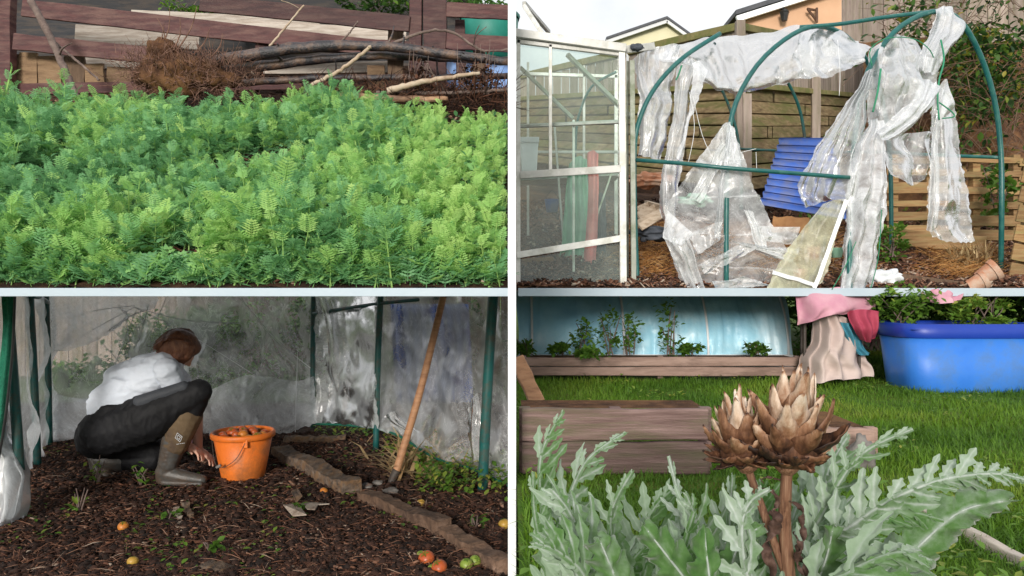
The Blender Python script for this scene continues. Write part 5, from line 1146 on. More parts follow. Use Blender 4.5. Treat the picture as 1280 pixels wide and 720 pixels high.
# ================================================================== lower right: dried artichoke heads
rnd = random.Random(5)
def bractmat():
    m, nt, out = _mat('dried_bract'); L = nt.links; v = coords(nt, (1,1,.35))
    a = N(nt, 'ShaderNodeAttribute', attribute_name='shade')
    n1 = N(nt, 'ShaderNodeTexNoise', Scale=70, Detail=7, Roughness=.7); L.new(v, n1.inputs['Vector'])
    ma = N(nt, 'ShaderNodeMath', operation='MULTIPLY_ADD'); L.new(n1.outputs['Fac'], ma.inputs[0]); ma.inputs[1].default_value = 1.1; L.new(a.outputs['Fac'], ma.inputs[2])
    sb = N(nt, 'ShaderNodeMath', operation='SUBTRACT'); L.new(ma.outputs[0], sb.inputs[0]); sb.inputs[1].default_value = .55
    c = ramp(nt, sb.outputs[0], [(0,(.022,.011,.008)), (.25,(.12,.052,.026)), (.48,(.28,.145,.08)), (.72,(.52,.38,.28)), (1,(.72,.62,.53))]).outputs[0]
    b = N(nt, 'ShaderNodeBsdfPrincipled', Roughness=.6); b.inputs['Specular IOR Level'].default_value = .35
    L.new(c, b.inputs['Base Color'])
    n2 = N(nt, 'ShaderNodeTexNoise', Scale=260, Detail=4); L.new(v, n2.inputs['Vector'])
    n3 = N(nt, 'ShaderNodeTexNoise', Scale=60, Detail=4); L.new(v, n3.inputs['Vector'])
    b1 = N(nt, 'ShaderNodeBump', Strength=.6, Distance=.001); L.new(n2.outputs['Fac'], b1.inputs['Height'])
    b2 = N(nt, 'ShaderNodeBump', Strength=.6, Distance=.004); L.new(n3.outputs['Fac'], b2.inputs['Height']); L.new(b1.outputs[0], b2.inputs['Normal'])
    L.new(b2.outputs[0], b.inputs['Normal']); L.new(b.outputs[0], out.inputs[0]); return m
M['bract'] = bractmat()
M['drystem'] = surf('dry_ribbed_stem', [(.08,.035,.02), (.19,.09,.05), (.30,.18,.11)], 60, .7, .6, 260, (6,6,.35), dist=.002)
M['deadleaf'] = surf('shrivelled_leaf', [(.03,.014,.011), (.07,.035,.026), (.15,.09,.07)], 70, .75, .5, 200, dist=.002)
def silver():
    m, nt, out = _mat('silver_leaf'); L = nt.links; v = coords(nt)
    a = N(nt, 'ShaderNodeAttribute', attribute_name='shade')
    n1 = N(nt, 'ShaderNodeTexNoise', Scale=45, Detail=6, Roughness=.65); L.new(v, n1.inputs['Vector'])
    ma = N(nt, 'ShaderNodeMath', operation='MULTIPLY_ADD'); L.new(n1.outputs['Fac'], ma.inputs[0]); ma.inputs[1].default_value = .7; L.new(a.outputs['Fac'], ma.inputs[2])
    sb = N(nt, 'ShaderNodeMath', operation='SUBTRACT'); L.new(ma.outputs[0], sb.inputs[0]); sb.inputs[1].default_value = .35
    c = ramp(nt, sb.outputs[0], [(0,(.025,.10,.012)), (.3,(.08,.17,.045)), (.5,(.16,.245,.135)), (.75,(.34,.395,.345)), (1,(.56,.61,.57))]).outputs[0]
    ge = N(nt, 'ShaderNodeNewGeometry'); mxx = N(nt, 'ShaderNodeMix', data_type='RGBA'); fb = N(nt, 'ShaderNodeMath', operation='MULTIPLY'); L.new(ge.outputs['Backfacing'], fb.inputs[0]); fb.inputs[1].default_value = .35
    L.new(fb.outputs[0], mxx.inputs[0]); L.new(c, mxx.inputs[6]); mxx.inputs[7].default_value = (.5,.58,.5,1); c = mxx.outputs[2]
    b = N(nt, 'ShaderNodeBsdfPrincipled', Roughness=.75); b.inputs['Specular IOR Level'].default_value = .2
    b.inputs['Sheen Weight'].default_value = .3
    t = N(nt, 'ShaderNodeBsdfTranslucent'); mx = N(nt, 'ShaderNodeMixShader'); mx.inputs[0].default_value = .22
    vo = N(nt, 'ShaderNodeTexVoronoi', Scale=90); L.new(v, vo.inputs['Vector'])
    bp = N(nt, 'ShaderNodeBump', Strength=.5, Distance=.003); L.new(vo.outputs['Distance'], bp.inputs['Height'])
    L.new(c, b.inputs['Base Color']); L.new(c, t.inputs['Color']); L.new(bp.outputs[0], b.inputs['Normal'])
    L.new(b.outputs[0], mx.inputs[1]); L.new(t.outputs[0], mx.inputs[2]); L.new(mx.outputs[0], out.inputs[0]); return m
M['silver'] = silver()
def bract(base, rad, axis, L, W, ph0, ph1, twist, shade, parent, cup=.35, curl=0.0):
    side = axis.cross(rad).normalized(); nu, nv = 7, 14; vs = []; sh = []
    pth = [base.copy()]; 
    for j in range(1, nv+1):
        t = j/nv; ph = R(ph0+(ph1-ph0)*t+curl*max(0, t-.6)**1.2*150); d = rad*math.cos(ph)+axis*math.sin(ph); pth.append(pth[-1]+d*L/nv)
    sd = rnd.random()*99
    for j in range(nv+1):
        t = j/nv; ph = R(ph0+(ph1-ph0)*t+curl*max(0, t-.6)**1.2*150); nrm = -rad*math.sin(ph)+axis*math.cos(ph)   # inward/up normal
        w = W*(.55+.45*math.sin(math.pi*min(1,t*1.35+.12)))*max(.16, (1-t**4)**.7)
        tw = twist*t
        for i in range(nu):
            q = (i/(nu-1)-.5)*2; off = side*q*w*.5+nrm*(cup*w*q*q*.9+.0018*nz(t*5+sd, q*2))
            off = Matrix.Rotation(tw, 3, (pth[min(j+1,nv)]-pth[max(j-1,0)]).normalized()) @ off
            if t > .55: off += side*w*.10*nz(t*16+sd, q*3)+nrm*w*.16*nz(sd+t*9, q*2)
            if j == nv: off += (pth[-1]-pth[-2]).normalized()*.005*nz(sd, q*4)
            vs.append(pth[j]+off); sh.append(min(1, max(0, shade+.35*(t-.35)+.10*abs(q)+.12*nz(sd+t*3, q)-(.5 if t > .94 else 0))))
    mb = MB(); b = mb.v; mb.v = vs; mb.a = sh
    mb.f = [(j*nu+i, j*nu+i+1, (j+1)*nu+i+1, (j+1)*nu+i) for j in range(nv) for i in range(nu-1)]
    o = mb.build('bract', M['bract'], parent, smooth=True); m_ = o.modifiers.new('thick', 'SOLIDIFY'); m_.thickness = .0013; m_.offset = -1; return o
def head(c, axis, Rr, Hh, plant, seed, rings):
    random.seed(seed); rnd.seed(seed); axis = Vector(axis).normalized(); c = Vector(c)
    core = MB(); rot = axis.to_track_quat('Z','Y').to_matrix()
    core.lathe(c, [(0,0),(Rr*.42,.002),(Rr*.66,Rr*.28),(Rr*.62,Rr*.75),(Rr*.4,Hh*.55),(0,Hh*.62)], 24, rot=rot, shade=.15)
    hd_ = core.build('flower_head', M['bract'], plant, smooth=True)
    hd_['org'] = plant['org']
    e1 = rot@Vector((1,0,0)); e2 = rot@Vector((0,1,0))
    for (n, hh, rr, L, W, p0, p1, shd, off, curl) in rings:
        shd -= .06
        for k in range(n):
            a = 6.283*(k+off)/n+rnd.uniform(-.13,.13); rad = (e1*math.cos(a)+e2*math.sin(a)).normalized()
            bract(c+axis*hh*Rr+rad*rr*Rr, rad, axis, L*Rr*rnd.uniform(.72,1.15), W*Rr*rnd.uniform(.75,1.15), p0+rnd.uniform(-9,9), p1+rnd.uniform(-22,16), rnd.uniform(-.6,.6), shd+rnd.uniform(-.22,.22), hd_, rnd.uniform(.25,.5), curl*rnd.uniform(-.6,1))
    return hd_
YA = 1.0
ap = thing('artichoke_plant', P(985,740,YA)-Vector((0,0,0)), 'silvery leaved artichoke plant carrying two dried brown seed heads on ribbed stems', 'plant', 'artichoke plants')
ap_o = Vector((.36, 1.08, GZ)); ap.location = ap_o; ap['org'] = tuple(ap_o)
k1 = px2m(1, YA)
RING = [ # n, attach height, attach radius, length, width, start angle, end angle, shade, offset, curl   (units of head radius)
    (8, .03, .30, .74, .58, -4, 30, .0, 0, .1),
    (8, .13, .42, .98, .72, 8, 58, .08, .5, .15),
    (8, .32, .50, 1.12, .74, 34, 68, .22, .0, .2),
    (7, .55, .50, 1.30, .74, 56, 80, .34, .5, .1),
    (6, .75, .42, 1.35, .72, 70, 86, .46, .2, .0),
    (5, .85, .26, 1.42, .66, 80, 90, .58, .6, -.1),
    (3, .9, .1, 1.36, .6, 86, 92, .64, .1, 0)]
head(P(986,581,YA), (.02,-.10,1), 52*k1, 122*k1, ap, 3, RING)
head(P(929,580,YA+.035), (-.10,-.04,1), 43*k1, 104*k1, ap, 8, RING)
def stem(pts, r0, r1, nm='stem', m='drystem'):
    q = spl([P(*p) for p in pts], 40); mb = MB(); n = 18; vs = []
    rr = [lerp(r0, r1, i/39) for i in range(40)]; mb.tube(q, rr, n)
    for i in range(40):
        for j in range(n):
            v_ = mb.v[i*n+j]; v_ += (v_-q[i])*(.10 if j % 2 else -.06)
    o = mb.build(nm, M[m], ap, smooth=True); o['org'] = ap['org']; return o
stem([(984,585,YA),(982,620,YA),(981,660,YA+.01),(986,730,YA+.01),(990,900,YA+.03),(985,1062,1.06)], 6.0*k1, 9.5*k1)
stem([(934,583,YA+.035),(944,612,YA+.03),(958,650,YA+.02),(970,685,YA+.015),(984,722,YA+.012)], 4.8*k1, 5*k1)
for (px, py, Y) in ((984,584,YA), (933,582,YA+.035)):
    mb = MB(); mb.lathe(P(px,py,Y)+Vector((0,0,-.004)), [(.008,-.006),(.014,.0),(.02,.007),(.005,.01)], 20); mb.build('collar', M['drystem'], ap, smooth=True)
def ribbon(pts, w_, tw, nm='withered_leaf', n=70, jag=.3):
    q = spl([P(*p) for p in pts], n); vs = []; sd = rnd.random()*50
    for i, p in enumerate(q):
        t = (q[min(i+1,n-1)]-q[max(i-1,0)]).normalized(); s0 = t.cross(Vector((0,1,0))); s0 = s0.normalized() if s0.length > .01 else Vector((1,0,0))
        s0 = Matrix.Rotation(tw*i/n+nz(i*.1,sd)*2, 3, t) @ s0; ww = w_*(math.sin(math.pi*(i/(n-1)*.93+.05))**.6)*(1+jag*nz(i*.5,sd)); vs += [p-s0*ww/2, p+t.cross(s0)*ww*.2, p+s0*ww/2]
    mb = MB().add(vs, [f_ for i in range(n-1) for f_ in ((3*i,3*i+1,3*i+4,3*i+3),(3*i+1,3*i+2,3*i+5,3*i+4))]); o = mb.build(nm, M['deadleaf'], ap, smooth=True)
    m_ = o.modifiers.new('t','SOLIDIFY'); m_.thickness = .0008; o['org'] = ap['org']
ribbon([(988,626,.985),(1000,634,.98),(1002,650,.985),(1004,668,.985),(998,690,.99),(1006,710,.985),(1012,735,.98)], .010, 22)
ribbon([(962,640,.99),(972,648,.975),(966,665,.985),(958,690,.98),(966,712,.985),(960,740,.98)], .016, 4)
ribbon([(975,600,.99),(966,598,.985),(958,596,.985),(952,599,.99),(955,604,.985)], .0035, 9)
ribbon([(952,610,.99),(966,614,.975),(972,628,.985),(966,640,.985),(976,652,.98)], .0065, 8)
ribbon([(992,665,.99),(1000,680,.975),(996,700,.985),(1004,720,.98)], .008, 12)
# --- pinnate silver leaves
def pinnate(pts, W, nl, shade, parent, seed=0):
    n = 90; q = spl([P(*p) for p in pts], n); mb = MB(); vs = mb.v; sh = mb.a; fs = mb.f; r = random.Random(seed)
    def frame(i):
        T = (q[min(i+1,n-1)]-q[max(i-1,0)]).normalized(); vw = (Vector((0,-.35,.6))+(Vector((0,0,CZ))-q[i]).normalized()).normalized()
        S = T.cross(vw).normalized(); S = Matrix.Rotation(.4*math.sin(seed*1.7)+.3*nz(i*.02,seed), 3, T) @ S; return T, S, S.cross(T).normalized()
    for i in range(n):                         # winged midrib
        T, S, Nn = frame(i); t = i/(n-1); w = W*.075*(1-.75*t)+.002
        for a_ in (-1,-.5,0,.5,1): vs.append(q[i]+S*a_*w+Nn*(-.5*abs(a_)*w)); sh.append(shade+(.35 if a_ == 0 else .05))
    for i in range(n-1):
        for k in range(4): fs.append((i*5+k, i*5+k+1, i*5+k+6, i*5+k+5))
    m_ = nl*2
    for k in range(m_+1):
        t = .22+.76*k/m_; i = int(t*(n-1)); T, S, Nn = frame(i); env = math.sin(math.pi*min(1, .16+.84*t))**.7
        for s_ in (-1,1):
            Lp = W*env*r.uniform(.36,.80); 
            if k == m_: Lp *= .8
            ang = (1.15-.75*t)+r.uniform(-.28,.28); d = (T*math.cos(ang)+S*s_*math.sin(ang)).normalized()
            tp = q[i]+d*Lp*1.15
            if tp.x < tp.y*.02: continue
            lift = r.uniform(-.35,.5); e = d.cross(Nn).normalized()*s_; b0 = len(vs); nu, nv = 7, 20; wp = W*env*r.uniform(.08,.14); ph = r.random()*6
            for j in range(nv+1):
                v = j/nv; c = q[i]+d*Lp*v+T*Lp*.28*v*v+Nn*Lp*(lift*v-.55*v*v)
                prof = (math.sin(math.pi*min(1, .14+.82*v))**.8)*(.62+1.5*abs((v*3.1+ph) % 1-.5))*(1+.3*nz(v*6+ph, seed)) if v < .97 else .08
                for u_ in range(nu):
                    a_ = (u_/(nu-1)-.5)*2; w = wp*prof
                    vs.append(c+e*a_*w-Nn*(.35*w*(1-abs(a_)))+Nn*(.22*w*math.sin(v*9+ph+a_*2)*abs(a_))+d*abs(a_)*w*.35)
                    sh.append(min(1.1, shade+(.24 if abs(a_) < .2 else 0)+.16*nz(v*4+k, a_*2+seed)+r.uniform(-.02,.02)))
            fs += [(b0+j*nu+u_, b0+j*nu+u_+1, b0+(j+1)*nu+u_+1, b0+(j+1)*nu+u_) for j in range(nv) for u_ in range(nu-1)]
    lf = mb.build('leaf', M['silver'], parent, smooth=True); lf['org'] = parent['org']; return lf
# --- lobed silver leaves
def lobed(pts, W, nl, shade, parent, droop=0.0, seed=0, deep=.8):
    r = random.Random(seed); n = nl*10+1; q = spl([P(*p) for p in pts], n); Lt = sum((q[i+1]-q[i]).length for i in range(n-1)); nu = 9; vs = []; sh = []
    for i, p in enumerate(q):
        t = i/(n-1); T = (q[min(i+1,n-1)]-q[max(i-1,0)]).normalized(); vw = (Vector((0,0,CZ))-p).normalized()
        S = T.cross(vw).normalized(); Nn = S.cross(T).normalized(); roll = .45*math.sin(seed*1.7)+.35*nz(t*2,seed)
        S = Matrix.Rotation(roll, 3, T) @ S; Nn = Matrix.Rotation(roll, 3, T) @ Nn
        env = (math.sin(math.pi*min(1,(.10+.86*t)))**.75)*(1-.25*t)
        for k in range(nu):
            a = (k/(nu-1)-.5)*2; sgn = 1 if a > 0 else -1
            lp_ = (t*nl+(0 if sgn > 0 else .45)) % 1.0; saw = max(0, 1-abs(lp_-.55)/.5)**.75
            saw = saw*(1+.25*nz(t*nl, seed+sgn)); tooth = .10*abs(math.sin(t*nl*9.4))
            w = W*env*((1-deep)+deep*saw+tooth)*.5
            if t > .93: w *= (1-t)/.07*.8+.02
            fwd = T*abs(a)*w*.75*(1 if t < .96 else 0)
            z = Nn*(-.30*W*env*a*a*.5+.16*W*abs(a)**1.5*math.sin(t*nl*6.28+sgn)+.08*W*nz(t*nl*2, a*2+seed))
            v_ = p+S*a*w+fwd+z; v_.x = max(v_.x, v_.y*.0085); vs.append(v_)
            sh.append(min(1.1, shade+(.28 if abs(a) < .05 else 0)+.14*nz(t*6,a*3+seed)+.10*saw))
    mb = MB(); mb.v = vs; mb.a = sh; mb.f = [(i*nu+k, i*nu+k+1, (i+1)*nu+k+1, (i+1)*nu+k) for i in range(n-1) for k in range(nu-1)]
    lf = mb.build('leaf', M['silver'], parent, smooth=True); lf['org'] = parent['org']
    m_ = lf.modifiers.new('t','SOLIDIFY'); m_.thickness = .0012
    MB().tube([p for p in q[:int(n*.93)]], [.0035*W/.1, .0010], 6, shade=.85).build('midrib', M['silver'], lf, smooth=True)
    return lf
ap2 = thing('artichoke_plant', (.14, 1.25, GZ), 'second silvery artichoke plant, only leaves, filling the corner left of the seed heads', 'plant', 'artichoke plants')
LV = [ # points, width, lobes, shade, plant
 ([(975,980,1.1),(1000,720,1.1),(1030,640,1.1),(1075,570,1.1),(1141,536,1.08)], .052, 9, .60, ap),
 ([(985,980,1.05),(1015,720,1.05),(1075,650,1.03),(1160,605,1.0),(1240,592,1.0),(1290,602,1.0)], .058, 13, .58, ap),
 ([(980,980,1.2),(1000,760,1.2),(1040,690,1.2),(1110,640,1.2),(1180,650,1.2)], .075, 10, .50, ap),
 ([(985,980,.95),(1010,760,.95),(1060,715,.92),(1120,690,.92),(1165,700,.92)], .08, 7, .46, ap),
 ([(980,980,1.3),(1010,740,1.3),(1030,650,1.3),(1035,590,1.3),(1060,545,1.3)], .09, 8, .62, ap),
 ([(980,980,1.4),(1060,760,1.4),(1130,700,1.4),(1200,640,1.4),(1270,625,1.4)], .11, 9, .45, ap),
 ([(970,980,.95),(960,800,.93),(935,720,.92),(928,660,.92),(938,628,.93),(962,612,.94)], .055, 8, .60, ap),
 ([(960,980,.88),(920,800,.86),(892,740,.85),(884,700,.85),(880,655,.86)], .052, 5, .30, ap),
 ([(960,980,.92),(900,800,.9),(860,730,.9),(830,690,.9),(803,655,.9)], .065, 6, .34, ap),
 ([(960,980,1.1),(930,780,1.1),(918,700,1.1),(912,650,1.1),(916,594,1.1)], .06, 7, .48, ap),
 ([(965,980,1.15),(950,760,1.15),(948,690,1.15),(952,640,1.15),(950,600,1.15)], .07, 7, .50, ap),
 ([(960,980,1.02),(930,780,1.0),(915,720,1.0),(925,680,.99),(955,655,.98)], .055, 6, .44, ap),
 ([(850,980,1.25),(850,760,1.25),(856,690,1.25),(850,630,1.25),(836,570,1.25)], .045, 8, .70, ap2),
 ([(780,980,1.3),(790,760,1.3),(800,690,1.3),(815,640,1.3),(842,610,1.3)], .08, 8, .56, ap2),
 ([(760,980,1.1),(752,760,1.08),(735,690,1.08),(712,640,1.08),(690,612,1.08)], .07, 7, .54, ap2),
 ([(760,980,1.5),(720,760,1.5),(705,660,1.5),(730,580,1.5),(782,540,1.5)], .085, 9, .60, ap2),
 ([(740,980,1.5),(700,760,1.5),(680,650,1.5),(676,570,1.5),(704,514,1.5)], .08, 9, .62, ap2),
 ([(760,980,1.0),(745,780,.98),(730,720,.98),(700,690,.98),(668,678,.98)], .07, 6, .46, ap2),
 ([(800,980,.95),(790,800,.93),(775,740,.92),(760,700,.92),(748,672,.92)], .07, 6, .42, ap2),
 ([(800,980,1.15),(800,780,1.15),(770,700,1.15),(765,640,1.15),(790,590,1.15)], .075, 8, .58, ap2),
 ([(870,980,1.05),(865,800,1.05),(870,720,1.05),(872,660,1.05),(858,618,1.05)], .07, 7, .50, ap2),
 ([(740,980,1.35),(700,780,1.35),(680,700,1.35),(668,640,1.35),(666,590,1.35)], .07, 8, .60, ap2),
 ([(985,980,1.12),(1030,790,1.1),(1090,740,1.1),(1150,735,1.1),(1210,750,1.1)], .09, 7, .44, ap),
 ([(985,980,1.0),(1000,790,1.0),(1020,735,1.0),(1035,690,1.0),(1042,655,1.0)], .06, 6, .40, ap),
 ([(880,980,.98),(850,800,.98),(842,740,.97),(850,700,.97),(868,640,.98)], .06, 6, .52, ap2),
 ([(980,980,1.5),(990,760,1.5),(985,680,1.5),(1000,620,1.5),(1012,575,1.5)], .08, 8, .52, ap),
]
for i, (pts, W, nl, shd, pl) in enumerate(LV):
    if shd > .45: pinnate(pts, W*1.3, max(4, int(nl*.62)), shd-.16+.1*math.sin(i*2.3), pl, seed=i*3.1+1)
    else: lobed(pts, W*1.0, nl, shd-.12, pl, seed=i*3.1+1, deep=.45)
rv = random.Random(12)
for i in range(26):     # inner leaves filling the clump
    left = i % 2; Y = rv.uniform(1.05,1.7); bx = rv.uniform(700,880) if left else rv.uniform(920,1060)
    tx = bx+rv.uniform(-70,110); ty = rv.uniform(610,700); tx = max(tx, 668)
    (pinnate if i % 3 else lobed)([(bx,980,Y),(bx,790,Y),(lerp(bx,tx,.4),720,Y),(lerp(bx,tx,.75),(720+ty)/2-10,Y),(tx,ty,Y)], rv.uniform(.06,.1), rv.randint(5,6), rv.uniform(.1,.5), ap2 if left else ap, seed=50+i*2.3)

# ------------------------------------------------------------------ garden behind
KB = .64  # background garden scaled about the camera; depths of pixel positions shrink by this
def PB(px, py, Y): return P(px, py, Y*KB)
def pm(n, Y): return px2m(n, Y*KB)

M['bedboard'] = surf('purple_brown_board', [(.08,.045,.04), (.15,.095,.085), (.23,.155,.14)], 5, .85, .6, 30, (.6,1,9), dirt=(.10,.09,.05), dscale=3)
M['bedboard2'] = surf('pale_brown_board', [(.22,.14,.11), (.32,.22,.18)], 3, .8, .5, 20, (1,1,6), dirt=(.14,.09,.07), dscale=2)
M['cyanfilm'] = surf('pale_blue_tunnel_sheet', [(.24,.55,.74), (.36,.66,.80), (.62,.80,.88)], 1.6, .35, .5, 3, dist=.05)
M['bluetub'] = surf('bright_blue_plastic', [(.025,.15,.56), (.045,.21,.66)], 3, .45, .2, 12, dirt=(.06,.16,.40), dscale=3)
M['bluerim'] = surf('deep_blue_plastic', [(.008,.035,.30), (.012,.05,.36)], 2, .4, .1, 20)
M['beigecover'] = surf('beige_cover', [(.42,.33,.30), (.56,.46,.42)], 2.5, .85, .4, 8)
M['crimson'] = surf('crimson_cloth', [(.26,.02,.05), (.38,.06,.10)], 4, .8, .3, 12)
M['pink'] = surf('pink_cloth_light', [(.45,.18,.26), (.62,.38,.42)], 3, .8, .3, 12)
M['teal_cloth'] = surf('teal_blue_cloth', [(.03,.17,.24), (.07,.26,.34)], 4, .8, .3, 12)
def raised_bed(x0, x1, ytop, ybot, Y, label, m='bedboard', n=2, depth=1.0, x0b=None):
    t = thing('raised_bed', PB((x0+x1)/2, ybot, Y), label, 'raised bed', 'timber raised beds'); hgt = (ybot-ytop)/n
    for i in range(n):
        MB().beam(PB(x0, ytop+hgt*(i+.5), Y), PB(x1, ytop+hgt*(i+.5), Y), pm(hgt-.8, Y), .04, seg=8, wob=.005).build('board', M[m], t, bevel=.008)
    for x in (x0+4, (x0+x1)/2, x1-4):
        MB().beam(PB(x, ytop-1.5, Y+.085), PB(x, ybot+3, Y+.085), .05, .045, up=(1,0,0)).build('stake', M[m], t, bevel=.005)
    z = PB(0, ytop+3, Y).z; a, b = PB(x0,0,Y).x, PB(x1,0,Y).x
    MB().add([(a,Y*KB+.06,z),(b,Y*KB+.06,z),(b,Y*KB+depth*KB,z),(a,Y*KB+depth*KB,z)], [(0,1,2,3)]).build('soil', M['soil_light'], t)
    return t
raised_bed(652, 885, 510, 592, 4.9, 'nearest raised bed of two broad purple brown boards behind the left leaves', n=2, depth=.45)
raised_bed(650, 1000, 446, 470, 9.9, 'far low raised bed of pale brown boards in front of the pale blue sheet', 'bedboard2', n=2, depth=.6)
raised_bed(1028, 1092, 535, 578, 5.2, 'small raised bed end of pale brown board right of the seed heads', 'bedboard2', n=1, depth=.8)
tag(MB().beam(PB(1142,640,4.0), PB(1292,712,3.2), .055, .03, seg=10, wob=.01).build('plank', M['palewood'], bevel=.005), 'pale tan plank lying in the grass at the lower right', 'plank')
tag(MB().beam(PB(646,448,7.0), PB(672,505,6.8), pm(18,7), .06, up=(1,0,0), seg=5, wob=.005).build('plank', M['handlewood'], bevel=.006), 'reddish brown slanting stake beside the panel divider on the lawn', 'stake')
mb = MB(); mb.blob(PB(1078,570,5.0), .065, 3, .5, 2, (.8,.8,1.5)); tag(mb.build('stone', M['stone'], smooth=True), 'dark grey stone standing beside the small raised bed end', 'stone')
# pale blue tunnel
YT = 7.0
tn = thing('polytunnel', P(820,474,YT), 'low tunnel of pale blue sheeting across the back of the lawn', 'polytunnel'); vs = []; nu, nv = 120, 24
def arc(x, a): return Vector((x, YT+.85-.85*math.cos(a), GZ+.12+.82*math.sin(a)**.9))
for j in range(nv+1):
    for i in range(nu+1):
        a = math.pi*j/nv*.62; x = lerp(.05, P(992,0,YT).x, i/nu)
        vs.append(arc(x, a)+Vector((.03*nz(a*2,i*.05), .045*nz(i*.12,j*.15)+.03*nz(i*.5,j*.3), 0)))
mb = MB().add(vs, [(j*(nu+1)+i, j*(nu+1)+i+1, (j+1)*(nu+1)+i+1, (j+1)*(nu+1)+i) for j in range(nv) for i in range(nu)]); mb.build('sheet', M['cyanfilm'], tn, smooth=True)
for px in (665,780,885,985):
    MB().tube([arc(P(px,0,YT).x, math.pi*.62*j/14)+Vector((0,-.02,.0)) for j in range(15)], .012, 8).build('hoop', M['white'], tn, smooth=True)
MB().beam(Vector((.05,YT-.02,GZ+.08)), Vector((P(990,0,YT).x,YT-.02,GZ+.08)), .17, .03, seg=6, wob=.006).build('base_board', M['white'], tn, bevel=.004)
# blue tub: rounded rectangular trough
def trough(c, prof, m, nm, parent, sx, sy, n=48):
    mb = MB(); vs = []
    for (k, z) in prof:
        for j in range(n):
            a = 6.283*j/n; ca, sa = math.cos(a), math.sin(a); p_ = 5.0; rr = (abs(ca)**p_+abs(sa)**p_)**(-1/p_)
            vs.append(c+Vector((rr*ca*sx*k, rr*sa*sy*k, z)))
    mb.add(vs, [(i*n+j, i*n+(j+1)%n, (i+1)*n+(j+1)%n, (i+1)*n+j) for i in range(len(prof)-1) for j in range(n)]); return mb.build(nm, M[m], parent, smooth=True)
yb = CZ*F/(492-360); cb = PB(1194,492,yb+.5); cb.z = GZ
tb = thing('water_trough', cb, 'big bright blue plastic trough standing on the grass at the right', 'trough')
hh = pm(86, yb); sx = pm(88, yb)
trough(cb, [(.85,0),(.88,.02),(.97,hh-.105),(.95,hh-.105),(.84,.04)], 'bluetub', 'body', tb, sx, .32)
trough(cb, [(.985,hh-.1055),(1.0,hh-.095),(1.0,hh),(.96,hh+.005),(.94,hh-.02),(.95,hh-.105)], 'bluerim', 'rim', tb, sx, .32)
MB().add([cb+Vector((-sx*.93,-.29,hh-.04)), cb+Vector((sx*.93,-.29,hh-.04)), cb+Vector((sx*.93,.29,hh-.04)), cb+Vector((-sx*.93,.29,hh-.04))], [(0,1,2,3)]).build('soil', M['soil'], tb)
shrub('leafy_shrub', PB(1130,382,yb+.6), .26, .2, .15, 900, 'weed', .05, 'leafy green plant growing at the left end of the blue trough', 'plant', (.1,.8), 8, seed=71)
shrub('leafy_shrub', PB(1230,384,yb+.6), .3, .2, .14, 1000, 'weed', .05, 'yellow green plant growing at the right end of the blue trough', 'plant', (.4,1.1), 8, seed=72)
# covered chair with cloths
cv = thing('covered_chair', PB(1040,468,9.6), 'chair under a beige cover beside the blue trough', 'covered chair')
mb = sheet([[PB(1018,398,9.6),PB(1040,392,9.3),PB(1062,400,9.6)],[PB(1008,425,9.6),PB(1040,425,9.2),PB(1074,425,9.6)],[PB(998,450,9.6),PB(1038,455,9.1),PB(1084,452,9.6)],[PB(994,470,9.6),PB(1038,478,9.0),PB(1088,470,9.6)]], 50, 40, .05, 5, .10, 61); mb.build('cover', M['beigecover'], cv, smooth=True)
for i, (px, Y) in enumerate(((1002,9.9),(1078,9.9),(1006,9.5),(1074,9.5))): MB().tube([PB(px,372,Y), PB(px,474 if i > 1 else 470,Y)], .013, 8).build('leg', M['steel'], cv)
for rows, m, lab, sd in [([[(992,362,9.5),(1040,360,9.3),(1092,362,9.5)],[(994,384,9.35),(1042,380,9.1),(1094,382,9.4)],[(998,408,9.3),(1034,396,9.1),(1090,390,9.4)]], 'pink', 'pale pink cloth spread over the top of the covered chair', 62),
        ([[(1060,388,9.3),(1080,386,9.2),(1098,390,9.3)],[(1064,410,9.2),(1082,412,9.1),(1100,410,9.2)],[(1074,424,9.3),(1086,428,9.2),(1096,422,9.3)]], 'crimson', 'crimson cloth hanging at the right of the covered chair', 63),
        ([[(1050,402,9.35),(1062,404,9.3),(1076,408,9.35)],[(1056,424,9.35),(1068,430,9.3),(1082,432,9.35)],[(1066,438,9.4),(1076,444,9.35),(1088,440,9.4)]], 'teal_cloth', 'teal blue cloth hanging below the crimson one', 65),
        ([[(1150,362,9.3),(1178,360,9.25),(1206,363,9.3)],[(1154,374,9.2),(1178,380,9.1),(1202,374,9.2)]], 'pink', 'bright pink cloth lying over the plants above the blue trough', 67)]:
    mb = sheet([[PB(*p) for p in r_] for r_ in rows], 26, 20, .03, 3, .07, sd); tag(mb.build('cloth', M[m], smooth=True), lab, 'cloth', 'cloths thrown over the garden things')
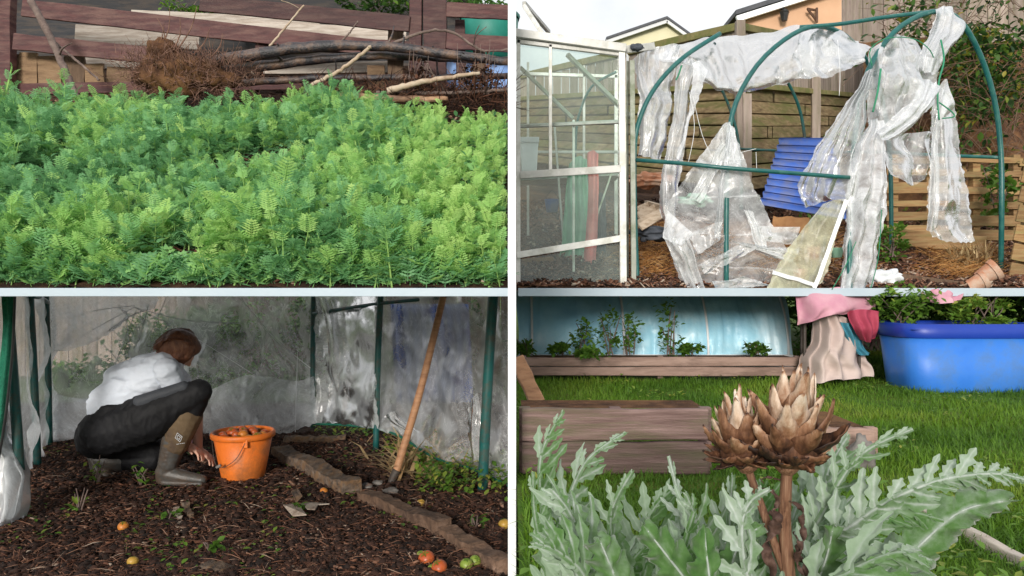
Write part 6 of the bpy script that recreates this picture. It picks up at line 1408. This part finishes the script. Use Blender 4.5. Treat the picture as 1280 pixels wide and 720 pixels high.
# seedlings in the far bed, hedge behind
for i, (px, py, h_) in enumerate([(728,408,.30), (762,396,.34), (788,402,.30), (838,386,.42), (700,436,.14), (862,436,.14), (945,434,.2), (655,425,.2), (735,468,.22)]):
    Y = 10.2 if i < 8 else 9.6; z0 = PB(0,446,9.9).z
    c = PB(px,py,Y); rz = max(.05, (c.z-z0)*.62); c.z = z0+rz
    shrub('leafy_plant', c, .10, .08, rz, 170 if i < 4 else 260, 'weed', .05, ['leftmost tall thin plant in front of the pale blue sheet','tall thin plant left of centre in front of the pale blue sheet','thin plant just right of the paired one, in front of the pale blue sheet','tallest thin plant in front of the pale blue sheet','low bushy plant at the left of the far bed','low bushy plant in the middle of the far bed','low bushy plant at the right end of the far bed','bushy plant in the far bed nearest the panel divider','bushy plant in front of the far bed boards'][i], 'plant', (.0,.7), 5, 'vegetable plants in the far bed', 80+i)
for i, (px, Y, rx, rz, lab) in enumerate([(1110,9.3,.9,.9,'green hedge bush behind the covered chair'),(1190,9.5,.9,.85,'yellowish green hedge bush behind the blue trough'),(1275,9.2,.9,.9,'green hedge bush at the far right behind the trough'),(1040,9.8,.85,.9,'dark hedge bush between pale blue sheet and trough')]):
    shrub('hedge_bush', Vector((P(px,0,Y).x, Y, GZ+rz)), rx, .4, rz, 5200, 'hedge' if i != 1 else 'weed', .10, lab, 'bush', (.3,1.1), 20, 'hedge bushes behind the trough', 90+i)
# grass
sc = Scatter()
for k in range(170000):
    y = 1.7+rnd.random()**1.3*7.5; x = .04+rnd.random()*(.74*y)
    if 3.1 < y < 3.45 and x < P(888,0,3.136).x: continue
    if 6.3 < y < 9 and x < P(1000,0,6.4).x: continue
    t = .45+.5*nz(x*1.2,y*1.2,2)+rnd.uniform(-.15,.15)
    sc.put(BL_[rnd.randrange(3)], (x, y, GZ-.005), rotm(rnd.random()*6.3, R(rnd.uniform(20,88))), rnd.uniform(.025,.07)*(1+.5*nz(x*2.2,y*2.2,9)), t)
o = sc.build('grass', M['grass']); o['kind'] = 'stuff'
sc = Scatter()
for k in range(6000):
    y = 1.8+rnd.random()*5; x = .04+rnd.random()*(.74*y)
    if nz(x*1.8,y*1.8,5) < .12: continue
    sc.put(LEAF[k % 3], (x, y, GZ+rnd.uniform(.01,.05)), rotm(rnd.random()*6.3, R(rnd.uniform(-20,40))), rnd.uniform(.02,.05), rnd.uniform(.1,1))
o = sc.build('lawn_weeds', M['weed']); o['kind'] = 'stuff'
for o in bpy.data.objects:
    if 'org' in o: del o['org']
